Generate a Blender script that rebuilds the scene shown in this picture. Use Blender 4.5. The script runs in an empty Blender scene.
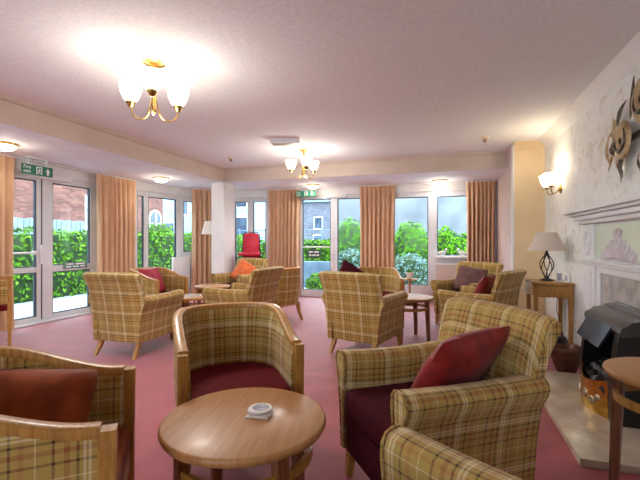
import bpy, bmesh, math, random
from math import sin, cos, pi, radians, atan2, sqrt
from mathutils import Vector, Matrix

random.seed(7)
scene = bpy.context.scene
COL = scene.collection

# ------------------------------------------------------------------ camera, sky, exposure
FPX = 400.0
YAW = math.atan(124.0 / FPX)
EYE = 1.2
cam_d = bpy.data.cameras.new('camera')
cam_d.sensor_width = 36.0
cam_d.lens = 36.0 * FPX / 640.0
cam_d.shift_y = 1.0 / 640.0
cam_d.clip_start = 0.05
cam = bpy.data.objects.new('camera', cam_d)
COL.objects.link(cam)
cam.location = (0, 0, EYE)
cam.rotation_euler = (pi / 2, 0, YAW)
scene.camera = cam

world = bpy.data.worlds.new('overcast_sky')
scene.world = world
world.use_nodes = True
wn = world.node_tree
wn.nodes.clear()
wo = wn.nodes.new('ShaderNodeOutputWorld')
wb = wn.nodes.new('ShaderNodeBackground')
wtc = wn.nodes.new('ShaderNodeTexCoord')
wno = wn.nodes.new('ShaderNodeTexNoise')
wno.inputs['Scale'].default_value = 3.0
wno.inputs['Detail'].default_value = 5.0
wcr = wn.nodes.new('ShaderNodeValToRGB')
wcr.color_ramp.elements[0].position = 0.35
wcr.color_ramp.elements[0].color = (0.50, 0.70, 0.95, 1)
wcr.color_ramp.elements[1].position = 0.62
wcr.color_ramp.elements[1].color = (0.86, 0.94, 1.0, 1)
wn.links.new(wtc.outputs['Generated'], wno.inputs['Vector'])
wn.links.new(wno.outputs['Fac'], wcr.inputs['Fac'])
wn.links.new(wcr.outputs['Color'], wb.inputs['Color'])
wn.links.new(wb.outputs['Background'], wo.inputs['Surface'])
wb.inputs['Strength'].default_value = 8.0

scene.view_settings.view_transform = 'Standard'
scene.view_settings.look = 'None'
scene.view_settings.gamma = 1.0
scene.view_settings.use_curve_mapping = False
scene.view_settings.exposure = 0.46

OMNI_W = 20.0      # all-round fill added under each chandelier stem, where no lamp sits
DOWN_W = 38.0      # downward fill added under each chandelier to brighten the room
LAMP_W = 0.8        # one chandelier bulb
FLUSH_W = 5.0        # one flush ceiling light
SCONCE_W = 2.0
SHADE_E = 3.0

def W(xc, zc):
    "camera-floor coordinates (right, ahead) to world x, y"
    return (xc * cos(YAW) - zc * sin(YAW), xc * sin(YAW) + zc * cos(YAW))

def WROT(dx, dz):
    "rotation that turns local -Y towards the camera-floor direction (dx, dz)"
    x, y = W(dx, dz)
    return atan2(x, -y)

# ------------------------------------------------------------------ material helpers
def lin(r, g, b):
    f = lambda c: (c / 255.0 / 12.92) if c / 255.0 <= 0.04045 else ((c / 255.0 + 0.055) / 1.055) ** 2.4
    return (f(r), f(g), f(b), 1.0)

MATS = {}
def new_mat(name):
    m = bpy.data.materials.new(name)
    m.use_nodes = True
    nt = m.node_tree
    b = nt.nodes['Principled BSDF']
    MATS[name] = m
    return m, nt, b

def mottled(name, c1, c2, scale=8.0, rough=0.6, bump=0.0, bscale=60.0, metal=0.0, detail=4.0, stretch=None, lo=0.35, hi=0.65, spec=None, coat=0.0, sheen=0.0):
    m, nt, b = new_mat(name)
    tc = nt.nodes.new('ShaderNodeTexCoord')
    src = tc.outputs['Object']
    if stretch:
        mp = nt.nodes.new('ShaderNodeMapping')
        mp.inputs['Scale'].default_value = stretch
        nt.links.new(src, mp.inputs['Vector'])
        src = mp.outputs['Vector']
    n = nt.nodes.new('ShaderNodeTexNoise')
    n.inputs['Scale'].default_value = scale
    n.inputs['Detail'].default_value = detail
    nt.links.new(src, n.inputs['Vector'])
    r = nt.nodes.new('ShaderNodeValToRGB')
    r.color_ramp.elements[0].position = lo
    r.color_ramp.elements[1].position = hi
    r.color_ramp.elements[0].color = c1
    r.color_ramp.elements[1].color = c2
    nt.links.new(n.outputs['Fac'], r.inputs['Fac'])
    nt.links.new(r.outputs['Color'], b.inputs['Base Color'])
    b.inputs['Roughness'].default_value = rough
    b.inputs['Metallic'].default_value = metal
    if spec is not None:
        b.inputs['Specular IOR Level'].default_value = spec
    if coat:
        b.inputs['Coat Weight'].default_value = coat
        b.inputs['Coat Roughness'].default_value = 0.15
    if sheen:
        b.inputs['Sheen Weight'].default_value = sheen
        b.inputs['Sheen Roughness'].default_value = 0.4
    if bump:
        n2 = nt.nodes.new('ShaderNodeTexNoise')
        n2.inputs['Scale'].default_value = bscale
        n2.inputs['Detail'].default_value = 3.0
        nt.links.new(src, n2.inputs['Vector'])
        bp = nt.nodes.new('ShaderNodeBump')
        bp.inputs['Strength'].default_value = bump
        bp.inputs['Distance'].default_value = 0.01
        nt.links.new(n2.outputs['Fac'], bp.inputs['Height'])
        nt.links.new(bp.outputs['Normal'], b.inputs['Normal'])
    return m

def emissive(name, col, strength, base=None):
    m, nt, b = new_mat(name)
    b.inputs['Base Color'].default_value = base or col
    b.inputs['Emission Color'].default_value = col
    b.inputs['Emission Strength'].default_value = strength
    b.inputs['Roughness'].default_value = 0.3
    return m

def glass_mat(name, tint=(0.93, 0.97, 0.97, 1), spec=0.10):
    m, nt, b = new_mat(name)
    nt.nodes.remove(b)
    out = nt.nodes['Material Output']
    tr = nt.nodes.new('ShaderNodeBsdfTransparent')
    tr.inputs['Color'].default_value = tint
    gl = nt.nodes.new('ShaderNodeBsdfGlossy')
    gl.inputs['Roughness'].default_value = 0.02
    mx = nt.nodes.new('ShaderNodeMixShader')
    fr = nt.nodes.new('ShaderNodeFresnel')
    fr.inputs['IOR'].default_value = 1.12
    nt.links.new(fr.outputs['Fac'], mx.inputs['Fac'])
    nt.links.new(tr.outputs['BSDF'], mx.inputs[1])
    nt.links.new(gl.outputs['BSDF'], mx.inputs[2])
    nt.links.new(mx.outputs['Shader'], out.inputs['Surface'])
    return m

def plaid(name, base, rust, dark, cream, period=0.17, light=None):
    m, nt, b = new_mat(name)
    uv = nt.nodes.new('ShaderNodeUVMap')
    sp = nt.nodes.new('ShaderNodeSeparateXYZ')
    nt.links.new(uv.outputs['UV'], sp.inputs['Vector'])
    stops = [(0, base), (.085, dark), (.12, base), (.215, rust), (.285, base), (.355, dark), (.39, base), (.43, cream), (.465, base),
             (.49, cream), (.525, base), (.625, dark), (.655, base), (.73, light or rust), (.79, base), (.90, cream), (.915, base)]
    def ramp(sock, off):
        mu = nt.nodes.new('ShaderNodeMath'); mu.operation = 'MULTIPLY_ADD'
        mu.inputs[1].default_value = 1.0 / period
        mu.inputs[2].default_value = off + 50.0
        nt.links.new(sock, mu.inputs[0])
        fr = nt.nodes.new('ShaderNodeMath'); fr.operation = 'FRACT'
        nt.links.new(mu.outputs[0], fr.inputs[0])
        r = nt.nodes.new('ShaderNodeValToRGB')
        cr = r.color_ramp
        cr.interpolation = 'CONSTANT'
        while len(cr.elements) < len(stops):
            cr.elements.new(0.5)
        for e, (p, c) in zip(cr.elements, stops):
            e.position = p; e.color = c
        nt.links.new(fr.outputs[0], r.inputs['Fac'])
        return r
    ru = ramp(sp.outputs['X'], 0.05)
    rv = ramp(sp.outputs['Y'], 0.33)
    mx = nt.nodes.new('ShaderNodeMix'); mx.data_type = 'RGBA'
    mx.inputs[0].default_value = 0.5
    nt.links.new(ru.outputs['Color'], mx.inputs[6])
    nt.links.new(rv.outputs['Color'], mx.inputs[7])
    n = nt.nodes.new('ShaderNodeTexNoise')
    n.inputs['Scale'].default_value = 400.0
    nt.links.new(uv.outputs['UV'], n.inputs['Vector'])
    hv = nt.nodes.new('ShaderNodeMapRange')
    hv.inputs['To Min'].default_value = 0.75
    hv.inputs['To Max'].default_value = 1.25
    nt.links.new(n.outputs['Fac'], hv.inputs['Value'])
    m2 = nt.nodes.new('ShaderNodeMix'); m2.data_type = 'RGBA'; m2.blend_type = 'MULTIPLY'
    m2.inputs[0].default_value = 1.0
    nt.links.new(mx.outputs[2], m2.inputs[6])
    nt.links.new(hv.outputs['Result'], m2.inputs[7])
    nt.links.new(m2.outputs[2], b.inputs['Base Color'])
    bp = nt.nodes.new('ShaderNodeBump')
    bp.inputs['Strength'].default_value = 0.15
    bp.inputs['Distance'].default_value = 0.003
    nt.links.new(n.outputs['Fac'], bp.inputs['Height'])
    nt.links.new(bp.outputs['Normal'], b.inputs['Normal'])
    b.inputs['Roughness'].default_value = 0.85
    b.inputs['Sheen Weight'].default_value = 0.15
    return m

def brick_mat(name, c1, c2, mortar, scale=4.5):
    m, nt, b = new_mat(name)
    tc = nt.nodes.new('ShaderNodeUVMap')
    br = nt.nodes.new('ShaderNodeTexBrick')
    br.inputs['Color1'].default_value = c1
    br.inputs['Color2'].default_value = c2
    br.inputs['Mortar'].default_value = mortar
    br.inputs['Scale'].default_value = scale
    br.inputs['Mortar Size'].default_value = 0.015
    br.inputs['Brick Width'].default_value = 1.0
    br.inputs['Row Height'].default_value = 0.34
    nt.links.new(tc.outputs['UV'], br.inputs['Vector'])
    n = nt.nodes.new('ShaderNodeTexNoise'); n.inputs['Scale'].default_value = 1.3
    n.inputs['Detail'].default_value = 6
    nt.links.new(tc.outputs['UV'], n.inputs['Vector'])
    mr = nt.nodes.new('ShaderNodeMapRange')
    mr.inputs['To Min'].default_value = 0.55; mr.inputs['To Max'].default_value = 1.45
    nt.links.new(n.outputs['Fac'], mr.inputs['Value'])
    mx = nt.nodes.new('ShaderNodeMix'); mx.data_type = 'RGBA'; mx.blend_type = 'MULTIPLY'
    mx.inputs[0].default_value = 1.0
    nt.links.new(br.outputs['Color'], mx.inputs[6])
    nt.links.new(mr.outputs['Result'], mx.inputs[7])
    nt.links.new(mx.outputs[2], b.inputs['Base Color'])
    b.inputs['Roughness'].default_value = 0.9
    return m

M_ceiling = mottled('textured_ceiling_paint', lin(234, 236, 238), lin(242, 243, 244), 30, 0.85, 0.2, 45, lo=.4, hi=.6)
M_soffit = mottled('smooth_soffit_paint', lin(236, 237, 243), lin(242, 243, 248), 3, 0.8)
M_beam = mottled('beam_paint', lin(198, 182, 168), lin(206, 190, 176), 3, 0.8)
M_cream = mottled('cream_wall_paint', lin(226, 200, 158), lin(232, 208, 168), 3, 0.8)
M_pinkwall = mottled('pale_pink_wall_paint', lin(205, 185, 176), lin(212, 193, 185), 3, 0.8)
M_white = mottled('white_gloss_paint', lin(226, 226, 226), lin(234, 234, 233), 3, 0.35)
M_upvc = mottled('white_frame_plastic', lin(212, 214, 218), lin(222, 224, 228), 3, 0.3)
M_gasket = mottled('dark_window_seal', lin(40, 48, 60), lin(56, 66, 80), 5, 0.5)
M_glass = glass_mat('window_glass')
M_carpet = mottled('dusty_rose_carpet', lin(156, 60, 70), lin(178, 78, 88), 5, 0.5, 0.4, 350, detail=8, sheen=0.8)
M_carpet.node_tree.nodes['Principled BSDF'].inputs['Sheen Roughness'].default_value = 0.22
M_wood = mottled('golden_oak', lin(156, 106, 44), lin(188, 138, 64), 9, 0.45, stretch=(9, 9, 1.0), coat=0.15)
M_woodtop = mottled('light_oak_top', lin(170, 118, 66), lin(188, 136, 80), 7, 0.45, stretch=(9, 0.8, 1), coat=0.05)
M_darkwood = mottled('mid_brown_wood', lin(104, 62, 32), lin(140, 88, 48), 9, 0.4, stretch=(8, 8, 1), coat=0.15)
M_brass = mottled('antique_brass', lin(150, 118, 58), lin(190, 156, 90), 20, 0.3, metal=1.0)
M_gold = mottled('polished_gold_brass', lin(196, 150, 62), lin(226, 182, 92), 20, 0.25, metal=1.0)
M_iron = mottled('dark_wrought_iron', lin(44, 42, 42), lin(62, 58, 56), 30, 0.5, metal=0.6)
M_black = mottled('black_enamel', lin(14, 14, 16), lin(22, 22, 24), 8, 0.28)
M_blackgrain = mottled('satin_black_metal', lin(52, 52, 50), lin(70, 70, 66), 12, 0.4)
M_smoke = mottled('smoked_glass_hood', lin(62, 72, 84), lin(76, 88, 100), 6, 0.12)
M_coal = mottled('coal', lin(8, 8, 9), lin(26, 25, 26), 30, 0.45)
M_marble = mottled('cream_marble', lin(176, 160, 138), lin(205, 192, 172), 6, 0.18, detail=8)
M_marblegrey = mottled('veined_grey_marble', lin(168, 164, 158), lin(200, 197, 192), 9, 0.12, detail=10)
M_curtain = mottled('tan_curtain_cloth', lin(200, 160, 124), lin(216, 178, 142), 14, 0.8, stretch=(1, 1, .15), sheen=0.2)
M_shade_glow = emissive('lit_opal_glass', (1.0, 0.86, 0.62, 1), SHADE_E, lin(250, 240, 220))
M_flush_glow = emissive('lit_flush_glass', (1.0, 0.88, 0.66, 1), SHADE_E * 0.8, lin(250, 240, 220))
M_lampshade = mottled('beige_lampshade_cloth', lin(206, 190, 174), lin(214, 200, 186), 60, 0.8)
M_lampshade_white = mottled('white_lampshade_cloth', lin(226, 222, 210), lin(234, 230, 220), 60, 0.8)
M_red = mottled('red_vinyl', lin(196, 24, 52), lin(214, 36, 64), 10, 0.5)
M_burg = mottled('burgundy_velvet', lin(80, 8, 16), lin(106, 16, 22), 30, 0.8, spec=.15)
M_burgdark = mottled('dark_burgundy_velvet', lin(56, 6, 18), lin(74, 10, 24), 30, 0.8, spec=.15)
M_redvelvet = mottled('deep_red_velvet', lin(116, 14, 14), lin(146, 26, 20), 14, 0.6, sheen=0.1)
M_crimson = mottled('crimson_cushion_cloth', lin(146, 14, 42), lin(170, 26, 54), 14, 0.7, sheen=0.2)
M_rust = mottled('rust_orange_velvet', lin(112, 46, 14), lin(146, 66, 22), 9, 0.7, spec=.2, sheen=0.08)
M_orange = mottled('orange_cushion_cloth', lin(206, 92, 34), lin(224, 112, 48), 14, 0.7, sheen=0.2)
M_plum = mottled('plum_brown_cloth', lin(84, 52, 50), lin(112, 72, 66), 6, 0.7, stretch=(1, 1, 22))
M_silver = mottled('silvered_metal', lin(168, 162, 150), lin(206, 200, 186), 40, 0.35, metal=0.9)
M_bronze = mottled('bronzed_metal', lin(150, 128, 94), lin(196, 174, 136), 26, 0.4, metal=0.8, bump=0.6, bscale=90)
M_pewter = mottled('dark_pewter_metal', lin(70, 64, 58), lin(110, 102, 92), 20, 0.4, metal=0.8)
M_copper = mottled('dull_copper', lin(74, 46, 30), lin(104, 68, 46), 10, 0.4, metal=0.5)
M_green = mottled('exit_sign_green', lin(20, 112, 84), lin(26, 122, 92), 5, 0.4)
M_signwhite = mottled('sign_white', lin(236, 240, 238), lin(242, 246, 244), 5, 0.4)
M_paper = mottled('pale_card', lin(222, 214, 204), lin(236, 230, 220), 20, 0.6)
M_picture = mottled('blue_grey_print', lin(110, 112, 134), lin(170, 164, 170), 60, 0.5)
M_grille = mottled('grey_grille_metal', lin(150, 150, 152), lin(172, 172, 174), 10, 0.4, metal=0.3)
M_plastic = mottled('cream_plastic', lin(216, 200, 178), lin(226, 212, 192), 10, 0.4)
M_leaf = mottled('bright_green_leaves', lin(54, 106, 8), lin(100, 154, 20), 6, 0.7, spec=.08)
M_leafdark = mottled('hedge_leaves', lin(48, 90, 18), lin(108, 152, 42), 4, 0.7, spec=.08)
M_leafsilver = mottled('silver_green_leaves', lin(88, 116, 108), lin(128, 150, 144), 5, 0.7, spec=.08)
M_core = mottled('inner_twigs', lin(30, 50, 16), lin(46, 70, 24), 5, 0.9)
M_paving = mottled('grey_paving', lin(140, 147, 152), lin(160, 167, 172), 2, 0.8)
M_grey = mottled('grey_render', lin(94, 97, 103), lin(122, 125, 130), 0.8, 0.9, detail=6)
M_fence = mottled('pale_blue_fence_paint', lin(112, 128, 138), lin(132, 148, 156), 4, 0.7)
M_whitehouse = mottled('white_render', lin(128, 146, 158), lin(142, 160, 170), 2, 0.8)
M_slate = mottled('blue_grey_slate', lin(78, 96, 112), lin(100, 118, 132), 3, 0.7)
M_darkglass = mottled('dark_pane', lin(40, 52, 66), lin(70, 84, 98), 2, 0.15)
M_brick = brick_mat('red_brick', lin(86, 50, 42), lin(124, 78, 64), lin(118, 104, 98), 4.4)
M_brickgrey = brick_mat('grey_brown_brick', lin(74, 76, 86), lin(98, 98, 106), lin(110, 112, 118), 4.4)
PL = dict(base=lin(174, 142, 68), rust=lin(146, 84, 36), dark=lin(60, 34, 20), cream=lin(222, 204, 164))
M_plaid = plaid('mustard_tartan', period=0.215, light=lin(166, 112, 54), **PL)

def wallpaper():
    m, nt, b = new_mat('pale_floral_wallpaper')
    tc = nt.nodes.new('ShaderNodeTexCoord')
    v = nt.nodes.new('ShaderNodeTexNoise'); v.inputs['Scale'].default_value = 7.0; v.inputs['Detail'].default_value = 3.0
    v.inputs['Distortion'].default_value = 1.2
    nt.links.new(tc.outputs['Object'], v.inputs['Vector'])
    r = nt.nodes.new('ShaderNodeValToRGB')
    r.color_ramp.elements[0].position = 0.40; r.color_ramp.elements[0].color = lin(238, 240, 236)
    r.color_ramp.elements[1].position = 0.72; r.color_ramp.elements[1].color = lin(212, 207, 188)
    e = r.color_ramp.elements.new(0.56); e.color = lin(234, 235, 229)
    nt.links.new(v.outputs['Fac'], r.inputs['Fac'])
    nt.links.new(r.outputs['Color'], b.inputs['Base Color'])
    b.inputs['Roughness'].default_value = 0.6
    return m
M_paper_wall = wallpaper()

# ------------------------------------------------------------------ mesh helpers
def new_bm():
    bm = bmesh.new()
    bm.loops.layers.uv.new('UVMap')
    return bm

def obj(name, bm, mat, parent=None, smooth=True, angle=40, loc=None, rotz=None, keepuv=False):
    bm.normal_update()
    uvl = bm.loops.layers.uv.active
    if uvl is None:
        uvl = bm.loops.layers.uv.new('UVMap')
    if not keepuv:
        for f in bm.faces:
            n = f.normal
            ax = max(range(3), key=lambda i: abs(n[i]) * (1.15 if i == 1 else 1.0))
            for l in f.loops:
                p = l.vert.co
                l[uvl].uv = (p.y, p.z) if ax == 0 else ((p.x, p.z) if ax == 1 else (p.x, p.y))
    if smooth:
        for f in bm.faces:
            f.smooth = True
        lim = radians(angle)
        for e in bm.edges:
            if len(e.link_faces) == 2 and e.calc_face_angle(0) > lim:
                e.smooth = False
    me = bpy.data.meshes.new(name)
    bm.to_mesh(me); bm.free()
    me.materials.append(mat)
    o = bpy.data.objects.new(name, me)
    COL.objects.link(o)
    if parent: o.parent = parent
    if loc is not None: o.location = loc
    if rotz is not None: o.rotation_euler = (0, 0, rotz)
    return o

def tag(o, label=None, cat=None, group=None, kind=None):
    if label: o['label'] = label
    if cat: o['category'] = cat
    if group: o['group'] = group
    if kind: o['kind'] = kind
    return o

def thing(name, label, cat, loc=(0, 0, 0), rotz=0.0, group=None):
    o = bpy.data.objects.new(name, None)
    o.empty_display_size = 0.1
    COL.objects.link(o)
    o.location = loc
    o.rotation_euler = (0, 0, rotz)
    return tag(o, label, cat, group)

def struct(name, bm, mat, parent=None, **k):
    o = obj(name, bm, mat, parent, **k)
    if parent is None: o['kind'] = 'structure'
    return o

def kids(o):
    return [c for c in bpy.data.objects if c.parent == o]

def dup(root, loc, rotz, label, group=None):
    def cp(o, parent):
        c = o.copy(); COL.objects.link(c)
        if parent is not None: c.parent = parent
        for ch in kids_cache.get(o.name, ()): cp(ch, c)
        return c
    kids_cache = {}
    for o in bpy.data.objects:
        if o.parent: kids_cache.setdefault(o.parent.name, []).append(o)
    r = cp(root, None)
    r.location = loc; r.rotation_euler = (0, 0, rotz)
    r['label'] = label
    if group: r['group'] = group
    return r

def box(bm, x0, x1, y0, y1, z0, z1, bev=0.0, seg=2, mat=None):
    co = [(x, y, z) for z in (z0, z1) for y in (y0, y1) for x in (x0, x1)]
    v = [bm.verts.new(mat @ Vector(c) if mat else c) for c in co]
    fs = [(0, 2, 3, 1), (4, 5, 7, 6), (0, 1, 5, 4), (2, 6, 7, 3), (0, 4, 6, 2), (1, 3, 7, 5)]
    faces = [bm.faces.new([v[i] for i in f]) for f in fs]
    if bev:
        edges = list({e for f in faces for e in f.edges})
        bmesh.ops.bevel(bm, geom=edges, offset=bev, segments=seg, affect='EDGES', profile=0.6)
    return v

def taper_leg(bm, top, bot, st, sb):
    "square tapering leg from top point to bottom point"
    v = []
    for p, s in ((bot, sb), (top, st)):
        for dx, dy in ((-1, -1), (1, -1), (1, 1), (-1, 1)):
            v.append(bm.verts.new((p[0] + dx * s / 2, p[1] + dy * s / 2, p[2])))
    for f in ((3, 2, 1, 0), (4, 5, 6, 7), (0, 1, 5, 4), (1, 2, 6, 5), (2, 3, 7, 6), (3, 0, 4, 7)):
        bm.faces.new([v[i] for i in f])

def curved_leg(bm, pts, sizes):
    rings = []
    for p, s in zip(pts, sizes):
        rings.append([Vector((p[0] + dx * s / 2, p[1] + dy * s / 2, p[2])) for dx, dy in ((-1, -1), (1, -1), (1, 1), (-1, 1))])
    loft(bm, rings)

def loft(bm, rings, closed_ring=True, cap=True, loop=False):
    vr = [[bm.verts.new(p) for p in r] for r in rings]
    n = len(vr[0]); m = len(vr)
    for i in range(m if loop else m - 1):
        a = vr[i]; b = vr[(i + 1) % m]
        for j in range(n if closed_ring else n - 1):
            k = (j + 1) % n
            bm.faces.new((a[j], a[k], b[k], b[j]))
    if cap and closed_ring and not loop:
        bm.faces.new(vr[0][::-1]); bm.faces.new(vr[-1])
    bmesh.ops.recalc_face_normals(bm, faces=bm.faces)
    return vr

def wrap_uv(bm, vr, order, axis):
    "cloth wrapped round a loft: v runs along the section (points taken in order), u along the loft; end caps keep a flat projection"
    uvl = bm.loops.layers.uv.active
    uv = {}
    for r in vr:
        d = 0.0
        for a, k in enumerate(order):
            if a: d += (r[k].co - r[order[a - 1]].co).length
            uv[r[k]] = (r[k].co[axis], d + .155)
    ends = (set(vr[0]), set(vr[-1]))
    for f in bm.faces:
        cap = any(all(v in e for v in f.verts) for e in ends)
        for l in f.loops:
            c = l.vert.co
            l[uvl].uv = ((c.y if axis == 0 else c.x), c.z) if cap else uv[l.vert]

def tube(bm, pts, r, n=8, loop=False, cap=True):
    pts = [Vector(p) for p in pts]
    m = len(pts)
    rings = []
    up = None
    for i, p in enumerate(pts):
        if loop:
            t = (pts[(i + 1) % m] - pts[i - 1])
        else:
            t = pts[min(i + 1, m - 1)] - pts[max(i - 1, 0)]
        t.normalize()
        if up is None:
            up = Vector((0, 0, 1)) if abs(t.z) < 0.9 else Vector((1, 0, 0))
        x = t.cross(up)
        if x.length < 1e-5: x = t.cross(Vector((1, 0.3, 0)))
        x.normalize(); y = x.cross(t); y.normalize(); up = y
        rr = r[i] if isinstance(r, (list, tuple)) else r
        rings.append([p + (x * cos(2 * pi * k / n) + y * sin(2 * pi * k / n)) * rr for k in range(n)])
    loft(bm, rings, True, cap, loop)

def lathe(bm, prof, n=24, center=(0, 0, 0), axis=None, close=False):
    "prof: (radius, z) list"
    c = Vector(center)
    rings = []
    for r, z in prof:
        ring = []
        for k in range(n):
            p = Vector((max(r, 1e-4) * cos(2 * pi * k / n), max(r, 1e-4) * sin(2 * pi * k / n), z))
            if axis is not None: p = axis @ p
            ring.append(bm.verts.new(c + p))
        rings.append(ring)
    for a, b in zip(rings[:-1], rings[1:]):
        for k in range(n):
            j = (k + 1) % n
            bm.faces.new((a[k], a[j], b[j], b[k]))
    if prof[0][0] < 1e-3 or close: bm.faces.new(rings[0][::-1])
    if prof[-1][0] < 1e-3 or close: bm.faces.new(rings[-1])

def prism(bm, outline, z0, z1, bev=0.0, seg=2, mat=None):
    "closed XY outline extruded in z"
    lo = [bm.verts.new((mat @ Vector((x, y, z0))) if mat else (x, y, z0)) for x, y in outline]
    hi = [bm.verts.new((mat @ Vector((x, y, z1))) if mat else (x, y, z1)) for x, y in outline]
    n = len(lo)
    fs = [bm.faces.new(lo[::-1]), bm.faces.new(hi)]
    for i in range(n):
        j = (i + 1) % n
        fs.append(bm.faces.new((lo[i], lo[j], hi[j], hi[i])))
    if bev:
        ed = [e for f in fs[:2] for e in f.edges]
        bmesh.ops.bevel(bm, geom=list(set(ed)), offset=bev, segments=seg, affect='EDGES', profile=0.6)
    bmesh.ops.recalc_face_normals(bm, faces=bm.faces)

def ngon(r, n, cx=0, cy=0, ph=0):
    return [(cx + r * cos(2 * pi * k / n + ph), cy + r * sin(2 * pi * k / n + ph)) for k in range(n)]

def pillow_bm(w, h, t, n=14, pinch=0.03, seed=0):
    rnd = random.Random(seed)
    bm = new_bm()
    top = {}; bot = {}
    ph = [rnd.uniform(0, 6) for _ in range(4)]
    for i in range(n + 1):
        for j in range(n + 1):
            u = -1 + 2 * i / n; v = -1 + 2 * j / n
            x = u * w / 2 * (1 - pinch * (1 - v * v))
            y = v * h / 2 * (1 - pinch * (1 - u * u))
            cr = 1 - .05 * (abs(u) * abs(v)) ** 6
            x *= cr; y *= cr
            th = t / 2 * max(0.0, (1 - u ** 2) * (1 - v ** 2)) ** 0.42
            wr = 1 + 0.06 * sin(5 * u + ph[0] + 3 * v) + 0.05 * sin(6 * v + ph[1] - 2 * u)
            if i in (0, n) or j in (0, n):
                top[i, j] = bot[i, j] = bm.verts.new((x, y, 0))
            else:
                top[i, j] = bm.verts.new((x, y, th * wr))
                bot[i, j] = bm.verts.new((x, y, -th * wr))
    for i in range(n):
        for j in range(n):
            bm.faces.new((top[i, j], top[i + 1, j], top[i + 1, j + 1], top[i, j + 1]))
            bm.faces.new((bot[i, j + 1], bot[i + 1, j + 1], bot[i + 1, j], bot[i, j]))
    return bm

# ------------------------------------------------------------------ the room
CEIL = 2.60; SOF = 2.34; HEAD = 2.18
XR = 1.355          # right wall
XB = -4.08          # face of the left beam
XL = -5.68          # left window wall
YB = 6.85           # face of the far beam
YC = 6.30           # cream wall
XC = 0.955          # end of the cream wall
YF = 8.25           # far window wall
Y0 = -2.6           # wall behind the camera
P = [(XL, Y0), (XL, 6.3), (-5.45, 7.35), (-4.9, 8.0), (-3.4, 8.25), (XC, YF)]

bm = new_bm()
fl = [(XL - .1, Y0), (XR + .1, Y0), (XR + .1, YC + .1), (XC + .1, YC + .1), (XC + .1, YF + .1), (-3.4, YF + .1), (-4.98, 8.1), (-5.55, 7.4), (XL - .1, 6.35)]
prism(bm, fl, -0.1, 0.0)
struct('floor', bm, M_carpet, smooth=False)

bm = new_bm(); box(bm, XB, XR + .1, Y0, YB, CEIL, CEIL + .1)
struct('ceiling', bm, M_ceiling, smooth=False)
# lowered soffit, L shaped, with its vertical faces
bm = new_bm()
so = [(XB, Y0), (XB, YB), (XC + .1, YB), (XC + .1, YF + .15), (-3.4, YF + .15), (-4.98, 8.15), (-5.6, 7.4), (XL - .15, 6.35), (XL - .15, Y0)]
prism(bm, so, SOF, CEIL + .1)
struct('ceiling_soffit', bm, M_soffit, smooth=False)
# the beam faces carry their own warmer paint
bm = new_bm()
box(bm, XB, XB + .012, Y0, YB, SOF, CEIL)
box(bm, XB, XC, YB - .012, YB, SOF, CEIL)
struct('beam_face', bm, M_beam, smooth=False)
# small cove at the top of the beam
def cove_profile(bm, p0, p1, nrm, size):
    nx, ny = nrm
    pr = [(0, 0), (size * 1.1, 0), (size, -.012), (size * .55, -.03), (size * .25, -size * .62), (.012, -size), (0, -size * 1.12)]
    rings = []
    for p in (p0, p1):
        rings.append([Vector((p[0] + nx * a, p[1] + ny * a, CEIL + b)) for a, b in pr])
    loft(bm, rings)
bm = new_bm()
cove_profile(bm, (XB + .012, Y0), (XB + .012, YB - .012), (1, 0), .035)
cove_profile(bm, (XB, YB - .012), (XC, YB - .012), (0, -1), .035)
struct('trim_1', bm, M_beam, angle=30)
bm = new_bm()
cove_profile(bm, (XR, Y0), (XR, YC), (-1, 0), .10)
struct('trim_2', bm, M_white, angle=30)
bm = new_bm()
cove_profile(bm, (XC, YC), (XR, YC), (0, -1), .10)
struct('trim_3', bm, M_cream, angle=30)

bm = new_bm(); box(bm, XR, XR + .12, Y0, YC + .1, 0, CEIL + .1)
struct('wall_right', bm, M_paper_wall, smooth=False)
bm = new_bm(); box(bm, XC, XR + .05, YC, YC + .1, 0, CEIL + .1)
struct('wall_far', bm, M_cream, smooth=False)
bm = new_bm(); box(bm, XC, XC + .1, YC + .1, YF + .1, 0, CEIL + .1)
struct('wall_window_side', bm, M_pinkwall, smooth=False)
bm = new_bm(); box(bm, XC - .014, XC + .004, YC - .004, YC + .17, 0.0, SOF + .255, .003)
struct('trim_4', bm, M_white, smooth=False)
bm = new_bm(); box(bm, XC + .02, XR, YC - .018, YC, 0, .12, .004); box(bm, XR - .018, XR, 4.45, YC, 0, .12, .004); box(bm, XR - .018, XR, Y0, 2.1, 0, .12, .004)
struct('baseboard_right', bm, M_white, smooth=False)
# unseen wall behind the camera, openings added to let sky light in
bm = new_bm()
box(bm, XL - .1, XR + .1, Y0 - .12, Y0, 0, .75); box(bm, XL - .1, XR + .1, Y0 - .12, Y0, 2.25, CEIL + .1)
box(bm, XL - .1, -5.0, Y0 - .12, Y0, .75, 2.25); box(bm, -3.4, -1.8, Y0 - .12, Y0, .75, 2.25); box(bm, -.6, XR + .1, Y0 - .12, Y0, .75, 2.25)
struct('wall_back', bm, M_cream, smooth=False)

# column under the corner of the beams
bm = new_bm(); box(bm, XB - .262, XB + .014, YB - .014, YB + .4, 0, SOF + .0, .006)
col = struct('column', bm, M_white, smooth=False)

# window walls -------------------------------------------------------
def seg_matrix(p, q):
    a = Vector((p[0], p[1], 0)); b = Vector((q[0], q[1], 0))
    d = (b - a).normalized()
    n = Vector((-d.y, d.x, 0))      # to the left of travel = outside when walking clockwise seen from above... fixed per call
    M = Matrix(((d.x, n.x, 0, a.x), (d.y, n.y, 0, a.y), (0, 0, 1, 0), (0, 0, 0, 1)))
    return M, (b - a).length

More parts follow.
